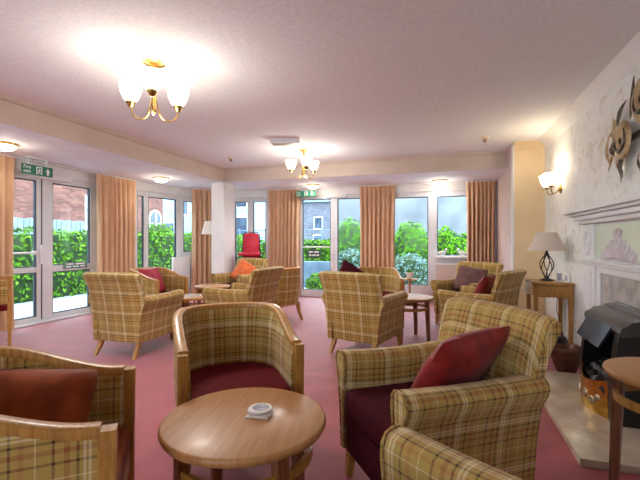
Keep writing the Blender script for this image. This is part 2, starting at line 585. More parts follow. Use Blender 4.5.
WN = [0]
def window_wall(p, q, bays, name=None, mat=None, z_head=HEAD):
    """bays: (s0, s1, z0, z1) glazed openings along the segment; everything else is frame up to the head, wall above"""
    M, L = seg_matrix(p, q)
    WN[0] += 1
    nm = name or 'window_%d' % WN[0]
    T = 0.035
    bm = new_bm()
    # frame: stiles between bays, sills and heads
    xs = 0.0
    for s0, s1 in sorted({(b[0], b[1]) for b in bays}):
        if s0 > xs + .002: box(bm, xs, s0, -T, T, 0, z_head, .006, 1, M)
        z = 0.0
        for z0, z1 in sorted((b[2], b[3]) for b in bays if b[0] == s0):
            if z0 > z + .005: box(bm, s0, s1, -T, T, z, z0, .004, 1, M)
            z = z1
        if z < z_head - .005: box(bm, s0, s1, -T, T, z, z_head, .004, 1, M)
        xs = s1
    if xs < L - .002: box(bm, xs, L, -T, T, 0, z_head, .006, 1, M)
    fr = struct(nm, bm, M_upvc, smooth=False)
    for (s0, s1, z0, z1) in bays:
        bm = new_bm()
        g = 0.014
        for a in ((s0, s0 + g, z0, z1), (s1 - g, s1, z0, z1), (s0 + g, s1 - g, z0, z0 + g), (s0 + g, s1 - g, z1 - g, z1)):
            box(bm, a[0], a[1], -.022, .022, a[2], a[3], 0, 1, M)
        obj('gasket', bm, M_gasket, fr, smooth=False)
        bm = new_bm(); box(bm, s0 + g, s1 - g, -.004, .004, z0 + g, z1 - g, 0, 1, M)
        obj('pane', bm, M_glass, fr, smooth=False)
    bm = new_bm(); box(bm, -.02, L + .02, -.06, .08, z_head, SOF + .05, 0, 1, M)
    struct('wall_head_' + nm, bm, M_white, smooth=False)
    # curtain rail
    return fr, M, L


# left wall: unseen glazing nearer the camera, sized for the light on the foreground, a door pair, and a pane beside it
window_wall((XL, Y0), (XL, 2.9), [(.9, 1.7, .12, 2.08), (4.4, 5.3, .12, 2.08)])
door_l, ML, LL = window_wall((XL, 2.9), (XL, 5.38), [
    (.20, 1.43, .10, .745), (.20, 1.43, .82, 2.08),
    (1.68, 2.35, .10, .735), (1.68, 2.35, .83, 2.08)], name='door_1')
window_wall((XL, 5.38), (XL, 6.3), [(.08, .84, .12, 2.08)])
window_wall((XL, 6.3), (-5.45, 7.35), [(.03, .17, .12, 2.08), (.27, .96, .12, 2.08)])
window_wall((-5.45, 7.35), (-4.9, 8.0), [(.07, .33, .96, 2.06), (.42, .80, .96, 2.06)])
window_wall((-4.9, 8.0), (-3.4, 8.25), [(.05, .33, .5, 2.08), (.41, .71, .5, 2.08), (.83, 1.12, .5, 2.08), (1.2, 1.47, .5, 2.08)])
door_f, MF, LF = window_wall((-3.4, 8.25), (-1.32, 8.25), [
    (.45, 1.09, .14, 2.10), (1.24, 2.0, .14, 2.10)], name='door_2')
window_wall((-1.32, 8.25), (XC + .05, 8.25), [(.06, 1.02, .32, 2.08), (1.19, 1.80, .92, 2.08)])

# door furniture
bm = new_bm(); box(bm, 1.47, 1.50, -.07, -.03, .86, 1.14, .006, 2, ML); box(bm, 1.44, 1.53, -.075, -.062, 1.06, 1.09, .004, 1, ML)
obj('door_handle', bm, M_white, door_l)
bm = new_bm(); tube(bm, [ML @ Vector((.25, -.07, 1.03)), ML @ Vector((1.42, -.07, 1.03))], .014, 8); box(bm, .25, .29, -.07, -.02, 1.0, 1.06, 0, 1, ML); box(bm, 1.36, 1.40, -.07, -.02, 1.0, 1.06, 0, 1, ML)
obj('push_bar', bm, M_white, door_l)
bm = new_bm(); box(bm, 1.492, 1.508, -.039, -.034, .05, 2.15, 0, 1, ML)
obj('door_gap', bm, M_gasket, door_l, smooth=False)
bm = new_bm(); box(bm, 1.10, 1.15, -.07, -.03, .62, 1.12, .005, 1, MF)
obj('door_handle', bm, M_white, door_f)
bm = new_bm(); tube(bm, [MF @ Vector((.47, -.06, 1.07)), MF @ Vector((1.08, -.06, 1.07))], .013, 8)
obj('push_bar', bm, M_white, door_f)
bm = new_bm(); box(bm, 1.0, 1.45, -.10, -.035, 2.115, 2.19, .006, 1, MF)
obj('door_closer', bm, M_white, door_f)
bm = new_bm(); box(bm, .25, .95, -.12, -.036, 2.11, 2.17, .006, 1, Matrix.Translation((0, 1.0, 0)) @ ML)
obj('door_closer', bm, M_white, door_l)
bm = new_bm(); box(bm, XL, XL + .12, 2.9, 5.4, 0, .03, .01); struct('trim_5', bm, M_upvc)

# windowsill under the short pane of the far window
bm = new_bm(); box(bm, -.16, .62, YF - .17, YF - .03, .865, .905, .008); struct('windowsill', bm, M_white)

def notice(name, M, s0, s1, z0, z1, mat, label, off=-.05):
    t = thing(name, label, 'notice', M @ Vector(((s0 + s1) / 2, off, z0)))
    inv = Matrix.Translation(-t.location)
    bm = new_bm(); box(bm, s0, s1, off - .004, off + .004, z0, z1, 0, 1, inv @ M); obj('plate', bm, mat, t, smooth=False)
    bm = new_bm()
    h = z1 - z0; w = s1 - s0
    for row, segs in ((.62, ((.10, .40), (.50, .88))), (.22, ((.10, .30), (.38, .62), (.70, .90)))):
        for a, b in segs:
            box(bm, s0 + a * w, s0 + b * w, off - .0065, off - .0035, z0 + row * h, z0 + (row + .2) * h, 0, 1, inv @ M)
    obj('lettering', bm, M_signwhite, t, smooth=False)
M_noticedark = mottled('dark_notice_plastic', lin(40, 56, 56), lin(52, 68, 66), 5, 0.4)
M_noticegreen = mottled('grey_green_notice_plastic', lin(86, 122, 116), lin(100, 134, 128), 5, 0.4)
notice('door_notice', MF, .58, .87, .84, 1.01, M_noticedark, 'small dark notice stuck on the glass of the far exit door')
notice('door_notice', ML, 1.84, 2.27, .765, .865, M_noticegreen, 'grey-green notice on the middle rail of the left garden door')

# ------------------------------------------------------------------ curtains
def curtain(p, q, z0, z1, folds, seed, label, amp=.055):
    rnd = random.Random(seed)
    a = Vector((p[0], p[1], 0)); b = Vector((q[0], q[1], 0))
    d = b - a; L = d.length; d.normalize(); n = Vector((-d.y, d.x, 0))
    NS = folds * 10; NZ = 26
    ph = [rnd.uniform(-.5, .5) for _ in range(folds + 2)]
    am = [rnd.uniform(.6, 1.25) for _ in range(folds + 2)]
    mid = (a + b) / 2
    t = thing('curtain', label, 'curtain', (mid.x, mid.y, 0), 0, 'tan pinch-pleated curtains')
    def off(s, z):
        u = s * folds
        k = int(u); f = u - k
        h = (z1 - z) / (z1 - z0)
        aa = am[k] * (1 - f) + am[min(k + 1, folds)] * f
        top = max(0.0, 1 - h / .05)
        A = amp * aa * (.45 + .55 * min(1, h * 3))
        w = cos(2 * pi * u + ph[k] * (1 - f) + ph[k + 1] * f + .5 * sin(2.3 * h + ph[k]))
        w2 = cos(4 * pi * u + 1.3 + ph[k]) * .25
        return A * (w + w2) * (1 - .35 * top)
    def grid(z_lo, z_hi, nz, extra=0.0):
        rings = []
        for i in range(nz + 1):
            z = z_lo + (z_hi - z_lo) * i / nz
            h = (z1 - z) / (z1 - z0)
            pin = 1 - .05 * sin(pi * min(1, max(0, h))) 
            ring = []
            for side in (1, -1):
                rng = range(NS + 1) if side == 1 else range(NS, -1, -1)
                for j in rng:
                    s = j / NS
                    c = a + d * (L * (.5 + (s - .5) * pin)) + n * (off(s, z) + side * (.003 + extra))
                    ring.append(Vector((c.x - mid.x, c.y - mid.y, z)))
            rings.append(ring)
        return rings
    bm = new_bm(); loft(bm, grid(z0, z1 - .09, NZ)); obj('drape', bm, M_curtain, t, angle=70)
    bm = new_bm(); loft(bm, grid(z1 - .09, z1, 4, .004)); obj('pleated_heading', bm, M_curtain, t, angle=70)
    return t
ZC = SOF - .03
curtain((-5.50, 2.95), (-5.50, 3.93), .03, ZC, 9, 1, 'tan curtain at the left end of the garden doors, under the exit sign')
curtain((-5.47, 5.22), (-5.47, 6.10), .03, ZC, 8, 2, 'tan curtain just right of the garden doors, behind the left tartan armchair')
curtain((-5.12, 7.33), (-4.80, 7.78), .03, ZC, 5, 3, 'narrow tan curtain in the corner behind the white-shaded lamp, left of the column')
curtain((-3.70, 8.03), (-2.95, 8.08), .03, ZC, 8, 4, 'tan curtain between the red stacked chairs and the far exit door')
curtain((-1.66, 8.05), (-.92, 8.05), .03, ZC, 8, 5, 'tan curtain between the two far windows, above the tub chair')
curtain((.40, 8.03), (.91, 8.03), .03, ZC, 7, 6, 'tan curtain in the far right corner by the light switch')
for i, (p, q) in enumerate([((-5.5, 2.6), (-5.5, 6.25)), ((-5.15, 7.28), (-4.75, 7.85)), ((-3.9, 8.05), (XC, 8.05))]):
    bm = new_bm(); tube(bm, [(p[0], p[1], SOF - .015), (q[0], q[1], SOF - .015)], .013, 8)
    struct('trim_%d' % (6 + i), bm, M_white)

# radiator and white box under the windows
def radiator(x, y, rot, w, h, label, mat):
    t = thing('radiator', label, 'radiator', (x, y, 0), rot)
    bm = new_bm()
    box(bm, -w / 2, w / 2, -.02, .05, .12, .12 + h, .012)
    obj('panel', bm, mat, t)
    bm = new_bm()
    k = int(w / .045)
    for i in range(k):
        x0 = -w / 2 + .03 + i * (w - .06) / k
        box(bm, x0, x0 + .02, -.03, -.018, .16, .08 + h, .004)
    obj('ribs', bm, mat, t)
    bm = new_bm(); box(bm, -w / 2, w / 2, -.03, .06, .12 + h, .14 + h, .006); obj('top_grille', bm, M_white, t)
    bm = new_bm(); tube(bm, [(w / 2 + .03, .02, 0), (w / 2 + .03, .02, .2), (w / 2 - .02, .02, .2)], .012, 8); obj('pipe', bm, M_white, t)
    return t
radiator(.15, YF - .12, 0, .6, .62, 'pale panel radiator under the sill with white bird ornaments', M_pinkwall)
radiator(-5.31, 7.22, atan2(.9, .35), .40, .72, 'white radiator under the small window left of the column', M_white)

# ------------------------------------------------------------------ armchairs
def make_armchair():
    """high-backed armchair, tartan all over; faces local -Y"""
    t = thing('armchair', 'x', 'armchair', group='tartan armchairs with upholstered arms')
    # arms
    for s in (-1, 1):
        rings = []
        ys = [-.37, -.36, -.30, -.15, 0.0, .15, .29]
        for k, y in enumerate(ys):
            f = (y + .37) / .66
            zt = .635 - .012 * sin(pi * f)
            sh = .02 if k == 0 else 0.0
            fl = .012 * f
            pr = [(.245 + sh * .6, .155), (.280 + fl - sh, .155), (.298 + fl - sh, .36), (.322 + fl - sh, .50), (.352 + fl - sh, .555), (.362 + fl - sh, .585), (.358 + fl - sh, zt - .028), (.340 + fl - sh, zt - .007),
                  (.31, zt - sh * .5), (.275, zt - sh * .5), (.252 + sh, zt - .01), (.24 + sh, zt - .035), (.238 + sh, .57), (.245 + sh, .50), (.245 + sh, .36)]
            ring = [Vector((s * x, y, z)) for x, z in pr]
            if s < 0: ring = ring[::-1]
            rings.append(ring)
        bm = new_bm(); vr = loft(bm, rings)
        m_ = len(pr); od = list(range(1, m_)) + [0]
        wrap_uv(bm, vr, od if s > 0 else [m_ - 1 - k for k in od], 1)
        a = obj('arm', bm, M_plaid, t, angle=50, keepuv=True)
        # piping around the arm front
        pts = [Vector((s * x, -.372, z)) for x, z in [(.25, .16), (.25, .5), (.243, .57), (.246, .605), (.262, .627), (.29, .634), (.325, .630), (.345, .607), (.353, .58), (.343, .55), (.315, .50), (.291, .36), (.274, .16)]]
        bm = new_bm(); tube(bm, pts, .0055, 6); obj('piping', bm, M_plaid, a)
    # back: a curved, flared, rolled panel
    rings = []
    NU = 18
    for i in range(NU + 1):
        u = -1 + 2 * i / NU
        e = max(0.0, 1 - abs(u) ** 8)
        cv = .035 * (1 - u * u)
        def P3(hw, y, z):
            return Vector((u * hw, y, z))
        th = .5 + .5 * e ** .5
        pr = [(.282, .25 + cv, .155), (.315, .275 + cv, .36), (.335, .30 + cv, .55), (.352, .335 + cv, .72), (.362, .365 + cv, .81), (.364, .385 + cv, .845),
              (.362, .378 + cv, .872), (.358, .35 + cv, .885), (.355, .315 + cv, .878), (.354, .29 + cv, .855), (.352, .275 + cv, .81), (.34, .235 + cv, .68), (.325, .205 + cv, .52), (.30, .19 + cv, .36), (.28, .17 + cv, .155)]
        mid = [(.5 * (pr[k][1] + pr[-1 - k][1])) for k in range(len(pr))]
        ring = []
        for k, (hw, y, z) in enumerate(pr):
            yy = mid[k] + (y - mid[k]) * th
            zz = z - (.02 * (1 - e) if z > .8 else 0)
            ring.append(P3(hw, yy, zz))
        rings.append(ring)
    bm = new_bm(); vr = loft(bm, rings); wrap_uv(bm, vr, list(range(len(pr))), 0); bk = obj('backrest', bm, M_plaid, t, angle=55, keepuv=True)
    # seat
    bm = new_bm(); box(bm, -.243, .243, -.375, .21, .33, .455, .035, 3)
    for v in bm.verts:
        if v.co.z > .44: v.co.z += .02 * (1 - (v.co.x / .26) ** 2)
    obj('seat_cushion', bm, M_burgdark, t)
    bm = new_bm(); box(bm, -.246, .246, -.362, .20, .15, .332, .015, 2); obj('seat_frame', bm, M_burgdark, t)
    for s in (-1, 1):
        bm = new_bm(); taper_leg(bm, (s * .27, -.315, .16), (s * .275, -.33, 0), .045, .03); obj('leg', bm, M_wood, t, smooth=False)
        bm = new_bm(); curved_leg(bm, [(s * .24, .225, .16), (s * .244, .255, .08), (s * .25, .305, 0)], [.045, .04, .03]); obj('leg', bm, M_wood, t, smooth=False)
    return t

def tub_path(n=40):
    "plan of the tub: from the front of the right arm round the back to the front of the left arm"
    pts = []
    for i in range(6):
        pts.append(Vector((.285 + .012 * i / 6, -.27 + .28 * i / 6, 0)))
    m = n - 12
    for i in range(m + 1):
        a = pi * i / m
        x = cos(a); y = sin(a)
        ex = 2 / 2.5
        pts.append(Vector((.297 * (abs(x) ** ex) * (1 if x >= 0 else -1), .01 + .30 * (abs(y) ** ex), 0)))
    for i in range(5, -1, -1):
        pts.append(Vector((-.285 - .012 * i / 6, -.27 + .28 * i / 6, 0)))
    return pts

def make_tub(seat_mat):
    """tub chair with a show-wood rim; faces local -Y"""
    t = thing('tub_chair', 'x', 'armchair', group='tartan tub chairs with wooden rims')
    path = tub_path()
    m = len(path)
    nr = []
    for i in range(m):
        d = path[min(i + 1, m - 1)] - path[max(i - 1, 0)]
        d.normalize(); nr.append(Vector((d.y, -d.x, 0)))
    def hh(p):
        f = min(1, max(0, (p.y + .27) / .50)); f = f * f * (3 - 2 * f)
        return .665 + .125 * f
    def shell(inner, outer, zb, zt_off):
        rings = []
        for p, n in zip(path, nr):
            z1 = hh(p) + zt_off
            lean = .035 * max(0, p.y) / .3
            r = []
            for (off, z) in ((outer - .012, zb), (outer, zb + .15), (outer + .004, zb + .3), (outer, z1), (inner, z1), (inner - .012, z1 - .06), (inner - .016, .5), (inner - .01, zb + .12), (inner, zb)):
                q = p + n * (off + lean * (z - .5) * 2)
                r.append(Vector((q.x, q.y, z)))
            rings.append(r)
        return rings
    # tartan shell with UVs that run round the tub
    bm = new_bm(); rings = shell(-.022, .016, .24, -.02)
    vr = loft(bm, rings)
    uvl = bm.loops.layers.uv.active
    arc = [0.0]
    for i in range(1, m): arc.append(arc[-1] + (path[i] - path[i - 1]).length)
    vs = {}
    for i, r in enumerate(vr):
        for v in r: vs[v] = arc[i] - arc[-1] / 2
    for f in bm.faces:
        for l in f.loops: l[uvl].uv = (vs[l.vert], l.vert.co.z)
    obj('upholstered_back', bm, M_plaid, t, angle=60, keepuv=True)
    # wooden rim
    rings = []
    for p, n in zip(path, nr):
        z1 = hh(p); lean = .035 * max(0, p.y) / .3
        r = []
        for off, dz in ((-.026, -.020), (.021, -.020), (.024, -.014), (.024, .007), (.017, .013), (-.020, .013), (-.027, .007), (-.028, -.014)):
            q = p + n * (off + lean * (z1 - .5) * 2)
            r.append(Vector((q.x, q.y, z1 + dz)))
        rings.append(r)
    bm = new_bm(); loft(bm, rings); obj('wooden_rim', bm, M_wood, t, angle=50)
    # seat
    out = []
    for p, n in zip(path, nr):
        q = p - n * .036; out.append((q.x, q.y))
    out = [(out[0][0], -.295)] + out + [(out[-1][0], -.295)]
    bm = new_bm(); prism(bm, out, .335, .435, .028, 3); obj('seat_cushion', bm, seat_mat, t, angle=60)
    bm = new_bm(); box(bm, -.262, .262, -.292, -.262, .25, .337, .006); obj('seat_rail', bm, M_wood, t)
    for s in (-1, 1):
        bm = new_bm(); curved_leg(bm, [(s * .287, -.288, .665), (s * .287, -.285, .40), (s * .285, -.285, .22), (s * .287, -.292, 0)], [.046, .044, .042, .03]); obj('leg', bm, M_wood, t, smooth=False)
        bm = new_bm(); curved_leg(bm, [(s * .20, .245, .27), (s * .205, .265, .14), (s * .22, .315, 0)], [.045, .04, .03]); obj('leg', bm, M_wood, t, smooth=False)
    return t

AC = make_armchair(); AC_used = [False]
def armchair(xc, zc, fx, fz, label):
    x, y = W(xc, zc); r = WROT(fx, fz)
    if not AC_used[0]:
        AC_used[0] = True
        AC.location = (x, y, 0); AC.rotation_euler = (0, 0, r); AC['label'] = label
        return AC
    return dup(AC, (x, y, 0), r, label)

TUBS = {}
def tub(xc, zc, fx, fz, label, seat=None):
    seat = seat or M_burg
    x, y = W(xc, zc); r = WROT(fx, fz)
    if seat.name not in TUBS:
        t = make_tub(seat); TUBS[seat.name] = t
        t.location = (x, y, 0); t.rotation_euler = (0, 0, r); t['label'] = label
        return t
    return dup(TUBS[seat.name], (x, y, 0), r, label)

A3 = armchair(.55, 1.90, -.945, -.325, 'tartan armchair in the right foreground holding a deep red velvet cushion')
A4 = armchair(.245, .74, -.66, .75, 'nearest tartan armchair at the bottom edge, only one arm showing')
A5 = armchair(-2.03, 4.42, .3, .95, 'tartan armchair seen from behind near the garden doors on the left')
A8 = armchair(-.95, 5.03, -.92, .38, 'tartan armchair turned away, in front of the one with the orange cushion')
A7 = armchair(-1.42, 7.12, -.5, -.85, 'tartan armchair by the column holding an orange cushion')
A10 = armchair(.49, 4.40, .56, .83, 'tartan armchair seen from behind in the middle, maroon cushion corner peeking over its back')
A12 = armchair(2.12, 5.79, -.78, -.62, 'tartan armchair by the far right corner holding a plum brown cushion')
A13 = armchair(1.86, 4.62, -.7, .71, 'tartan armchair turned away near the lamp table, red cushion on its seat')
T1 = tub(-.485, 2.25, .37, -.93, 'wood-rimmed tub chair facing the front coffee table, burgundy seat')
T2 = tub(-.976, 1.318, .94, .34, 'wood-rimmed tub chair in the left foreground with rust orange seat and cushion', M_rust)
T6 = tub(-2.37, 5.81, .92, -.38, 'wood-rimmed tub chair by the left windows holding a crimson cushion')
T9 = tub(-.66, 6.12, -.8, .6, 'wood-rimmed tub chair with thin legs just left of the far exit door')
T11 = tub(.83, 5.80, .1, -1, 'wood-rimmed tub chair in front of the far windows, facing the middle armchair')

def place_local(chair, lx, ly, lz, eul, spin=0.0):
    "world matrix of something resting in a chair, in the chair's own frame"
    C = Matrix.Translation(chair.location) @ Matrix.Rotation(chair.rotation_euler.z, 4, 'Z')
    from mathutils import Euler
    return C @ Matrix.Translation((lx, ly, lz)) @ Euler(eul).to_matrix().to_4x4() @ Matrix.Rotation(spin, 4, 'Z')

def cushion(chair, w, h, t, loc, eul, mat, label, seed, spin=0.0):
    bm = pillow_bm(w, h, t, seed=seed)
    o = obj('cushion', bm, mat, None, angle=80)
    o.matrix_world = place_local(chair, *loc, eul, spin)
    tag(o, label, 'cushion', 'loose cushions on the chairs')
    return o
R = radians
cushion(A3, .46, .46, .15, (.115, .03, .625), (R(124), 0, R(104)), M_redvelvet, 'deep red velvet cushion on the right foreground armchair', 1, R(3))
cushion(T2, .46, .33, .24, (.13, .03, .575), (R(66), 0, R(-110)), M_rust, 'rust orange velvet cushion on the left foreground tub chair', 2)
cushion(T6, .42, .40, .13, (.02, .10, .62), (R(66), 0, R(6)), M_crimson, 'crimson cushion on the tub chair by the left windows', 3)
cushion(A7, .44, .40, .13, (.04, .04, .64), (R(62), R(24), R(-6)), M_orange, 'orange cushion on the armchair beside the column', 4)
cushion(A10, .37, .37, .12, (.09, .13, .765), (R(76), 0, 0), M_burgdark, 'maroon cushion standing on its corner in the middle armchair', 5, R(32))
cushion(A12, .46, .40, .13, (.02, .05, .64), (R(62), R(6), 0), M_plum, 'plum brown striped cushion on the far right armchair', 6)
cushion(A13, .42, .40, .13, (.05, .06, .64), (R(64), 0, 0), M_redvelvet, 'dark red cushion on the armchair near the lamp table', 7)

# wooden armchair cut by the left edge
def dining_chair(xc, zc, fx, fz, label):
    x, y = W(xc, zc)
    t = thing('wooden_armchair', label, 'chair', (x, y, 0), WROT(fx, fz))
    for s in (-1, 1):
        bm = new_bm(); curved_leg(bm, [(s * .25, .24, .80), (s * .25, .21, .45), (s * .25, .25, 0)], [.034, .04, .032]); obj('leg', bm, M_wood, t, smooth=False)
        bm = new_bm(); taper_leg(bm, (s * .25, -.22, .64), (s * .25, -.22, 0), .036, .03); obj('leg', bm, M_wood, t, smooth=False)
        bm = new_bm(); box(bm, s * .25 - .025, s * .25 + .025, -.27, .22, .63, .655, .008); obj('armrest', bm, M_wood, t)
        bm = new_bm(); box(bm, s * .25 - .012, s * .25 + .012, -.2, .2, .40, .45); obj('side_rail', bm, M_wood, t)
    bm = new_bm(); box(bm, -.24, .24, -.25, .21, .42, .48, .02, 3); obj('seat', bm, M_burg, t)
    bm = new_bm(); box(bm, -.23, .23, .21, .25, .50, .76, .015, 2); obj('backrest', bm, M_plaid, t)
    bm = new_bm(); box(bm, -.28, .28, .225, .258, .775, .82, .01, 2); obj('top_rail', bm, M_wood, t)
    return t
dining_chair(-3.80, 4.49, -.61, .79, 'wooden armchair cut off by the left edge, before the tan curtain')

# ------------------------------------------------------------------ tables
def round_table(xc, zc, r, h, label, rot=0.0, loc=None):
    x, y = loc or W(xc, zc)
    t = thing('coffee_table', label, 'table', (x, y, 0), rot)
    bm = new_bm(); lathe(bm, [(0, h - .038), (r - .03, h - .038), (r - .006, h - .03), (r, h - .016), (r - .004, h - .004), (r - .012, h), (0, h)], 64)
    obj('tabletop', bm, M_woodtop, t, angle=60)
    q = r * .80
    for k in range(4):
        a = pi / 4 + k * pi / 2
        bm = new_bm(); M = Matrix.Rotation(a, 4, 'Z')
        v = []
        for z, s, rr in ((0, .034, q + .012), (h - .038, .048, q - .01)):
            for dx, dy in ((-1, -1), (1, -1), (1, 1), (-1, 1)):
                v.append(bm.verts.new(M @ Vector((rr + dx * s / 2, dy * s / 2, z))))
        for f in ((3, 2, 1, 0), (4, 5, 6, 7), (0, 1, 5, 4), (1, 2, 6, 5), (2, 3, 7, 6), (3, 0, 4, 7)):
            bm.faces.new([v[i] for i in f])
        obj('leg', bm, M_darkwood, t, smooth=False)
        # curved stretcher between neighbouring legs
        pts = []
        a2 = a + pi / 2
        p0 = Vector((cos(a), sin(a), 0)) * q; p1 = Vector((cos(a2), sin(a2), 0)) * q
        bm = new_bm()
        rings = []
        for i in range(11):
            f = i / 10
            ang = a + f * pi / 2
            c = Vector((cos(ang), sin(ang), 0)) * q
            n = Vector((cos(ang), sin(ang), 0))
            rings.append([c + n * o_ + Vector((0, 0, z)) for o_, z in ((-.010, h - .15), (.010, h - .15), (.010, h - .115), (-.010, h - .115))])
        loft(bm, rings); obj('curved_rail', bm, M_wood, t, angle=30)
    return t
TC = round_table(-.300, 1.60, .325, .50, 'round light oak coffee table in the foreground with coasters on it', rot=.2)
round_table(1.09, 4.92, .30, .52, 'small round oak table between the middle and far right armchairs', rot=.5)
round_table(-1.70, 6.30, .28, .50, 'round oak table behind the square lattice table, mostly hidden', rot=.3)
round_table(0, 0, .255, .62, 'round oak side table beside the hearth, cut by the right edge', rot=.25, loc=(.962, 2.14))

# square table with lattice sides
xx, yy = W(-1.64, 5.10)
t = thing('square_table', 'square table with lattice sides and pale top, magazine on it', 'table', (xx, yy, 0), WROT(.15, -1))
bm = new_bm(); box(bm, -.23, .23, -.23, .23, .47, .50, .006); obj('tabletop', bm, M_woodtop, t)
for sx in (-1, 1):
    for sy in (-1, 1):
        bm = new_bm(); taper_leg(bm, (sx * .2, sy * .2, .47), (sx * .2, sy * .2, 0), .035, .03); obj('leg', bm, M_darkwood, t, smooth=False)
for k in range(4):
    M = Matrix.Rotation(k * pi / 2, 4, 'Z')
    bm = new_bm()
    for z in (.42, .33, .24): box(bm, -.2, .2, -.21, -.19, z, z + .022, 0, 1, M)
    for x in (-.07, .06): box(bm, x, x + .02, -.208, -.192, .1, .47, 0, 1, M)
    box(bm, -.2, .2, -.21, -.19, .1, .122, 0, 1, M)
    obj('lattice_panel', bm, M_darkwood, t, smooth=False)
mz = thing('magazine', 'grey magazine lying on the square lattice table', 'magazine', (xx + .02, yy, .5005), .5)
bm = new_bm(); box(bm, -.10, .10, -.075, .075, 0, .006, .001); obj('pages', bm, M_paper, mz)
bm = new_bm(); box(bm, -.085, .085, -.06, .06, .006, .0068); obj('cover_picture', bm, M_picture, mz)

# coasters
cx, cy = W(-.300 + .058, 1.60 + .02)
for k in range(4):
    dx, dy, rz = [(0, 0, .1), (.006, -.003, .5), (-.004, .002, -.2), (.001, .001, .0)][k]
    lab = ['bottom square coaster of the pile on the foreground table', 'second coaster from the bottom of the pile on the foreground table', 'third coaster from the bottom, just under the printed one', 'top round coaster with blue-grey print on the foreground table'][k]
    c = thing('coaster', lab, 'coaster', (cx + dx, cy + dy, .5003 + k * .0065), rz, 'pile of coasters')
    bm = new_bm()
    if k == 0: box(bm, -.045, .045, -.045, .045, 0, .006, .0015)
    else: prism(bm, ngon(.047, 32), 0, .006, .0015)
    obj('card', bm, M_paper, c)
    if k == 3:
        bm = new_bm(); prism(bm, ngon(.034, 32), .006, .0066); obj('printed_picture', bm, M_picture, c)
    else:
        bm = new_bm(); prism(bm, ngon(.049, 32), .0015, .0035) if k else box(bm, -.047, .047, -.047, .047, .0015, .0035); obj('cork_edge', bm, M_plastic if k != 2 else M_grille, c)

# ------------------------------------------------------------------ lamps
def point(parent, loc, watts, rad=.03, col=(1.0, .86, .68)):
    l = bpy.data.lights.new('bulb_or_fill', 'POINT'); l.energy = watts; l.color = col; l.shadow_soft_size = rad
    o = bpy.data.objects.new('bulb_or_fill', l); COL.objects.link(o); o.location = loc
    if parent: o.parent = parent
    return o

def spot(parent, loc, watts, col=(1.0, .98, .96)):
    l = bpy.data.lights.new('downward_fill', 'SPOT'); l.energy = watts; l.color = col; l.shadow_soft_size = .12
    l.spot_size = radians(176); l.spot_blend = .35
    o = bpy.data.objects.new('downward_fill', l); COL.objects.link(o); o.location = loc
    o.parent = parent
    return o

def arc_pts(R_, zb, ang, z_top, n=14):
    "arm: drops out of the stem, swings down and out, and rises to the cup"
    d = Vector((cos(ang), sin(ang), 0))
    pts = []
    for i in range(n + 1):
        f = i / n
        if f < .35:
            g = f / .35
            pts.append(d * (.012 + .03 * g * g) + Vector((0, 0, z_top + .10 - (z_top + .10 - zb - .07) * g)))
        else:
            g = (f - .35) / .65
            a = pi + g * pi
            cxr = (.042 + R_) / 2; rr = (R_ - .042) / 2
            base = (zb + .07)
            pts.append(d * (cxr + rr * cos(a)) + Vector((0, 0, base + .075 * sin(a) + (z_top - base) * g * g)))
    return pts

SHADE_PROF = [(.012, 0), (.032, .006), (.056, .035), (.074, .078), (.084, .122), (.088, .150), (.085, .150), (.080, .120), (.069, .076), (.051, .037), (.028, .012), (.008, .008)]
def chandelier(x, y, angs, label):
    t = thing('chandelier', label, 'ceiling light', (x, y, CEIL), 0, 'brass chandeliers')
    bm = new_bm(); lathe(bm, [(0, -.03), (.02, -.03), (.035, -.022), (.06, -.018), (.075, -.012), (.085, -.006), (.086, 0), (0, 0)], 32); obj('ceiling_rose', bm, M_brass, t)
    bm = new_bm(); lathe(bm, [(0, -.40), (.012, -.395), (.018, -.38), (.012, -.36), (.012, -.10), (.02, -.07), (.02, -.03), (0, -.03)], 16); obj('stem', bm, M_gold, t)
    for a in angs:
        bm = new_bm(); pts = arc_pts(.205, -.44, a, -.325); tube(bm, pts, .0055, 8); arm = obj('arm', bm, M_brass, t)
        e = pts[-1]
        bm = new_bm(); lathe(bm, [(0, -.012), (.014, -.01), (.024, .004), (.034, .022), (.038, .036), (0, .036)], 20, e); obj('cup', bm, M_brass, arm)
        bm = new_bm(); lathe(bm, SHADE_PROF, 28, e + Vector((0, 0, .024))); obj('glass_shade', bm, M_shade_glow, t, angle=70)
        point(t, e + Vector((0, 0, .16)), LAMP_W, .06)
    spot(t, (0, 0, -.45), DOWN_W)  # added downward fill, apart from the lamps in the shades
    point(t, (0, 0, -.50), OMNI_W, .15, (1.0, .96, .91))  # added all-round fill below the stem, no lamp hangs there
    return t
cang = lambda deg: radians(deg) + YAW
chandelier(-2.18, 2.62, [cang(d) for d in (-71, 49, 169)], 'three-armed brass chandelier with lit glass shades over the foreground')
chandelier(-2.06, 5.80, [cang(d) for d in (165, -77, 43)], 'three-armed brass chandelier further back, near the far exit door')

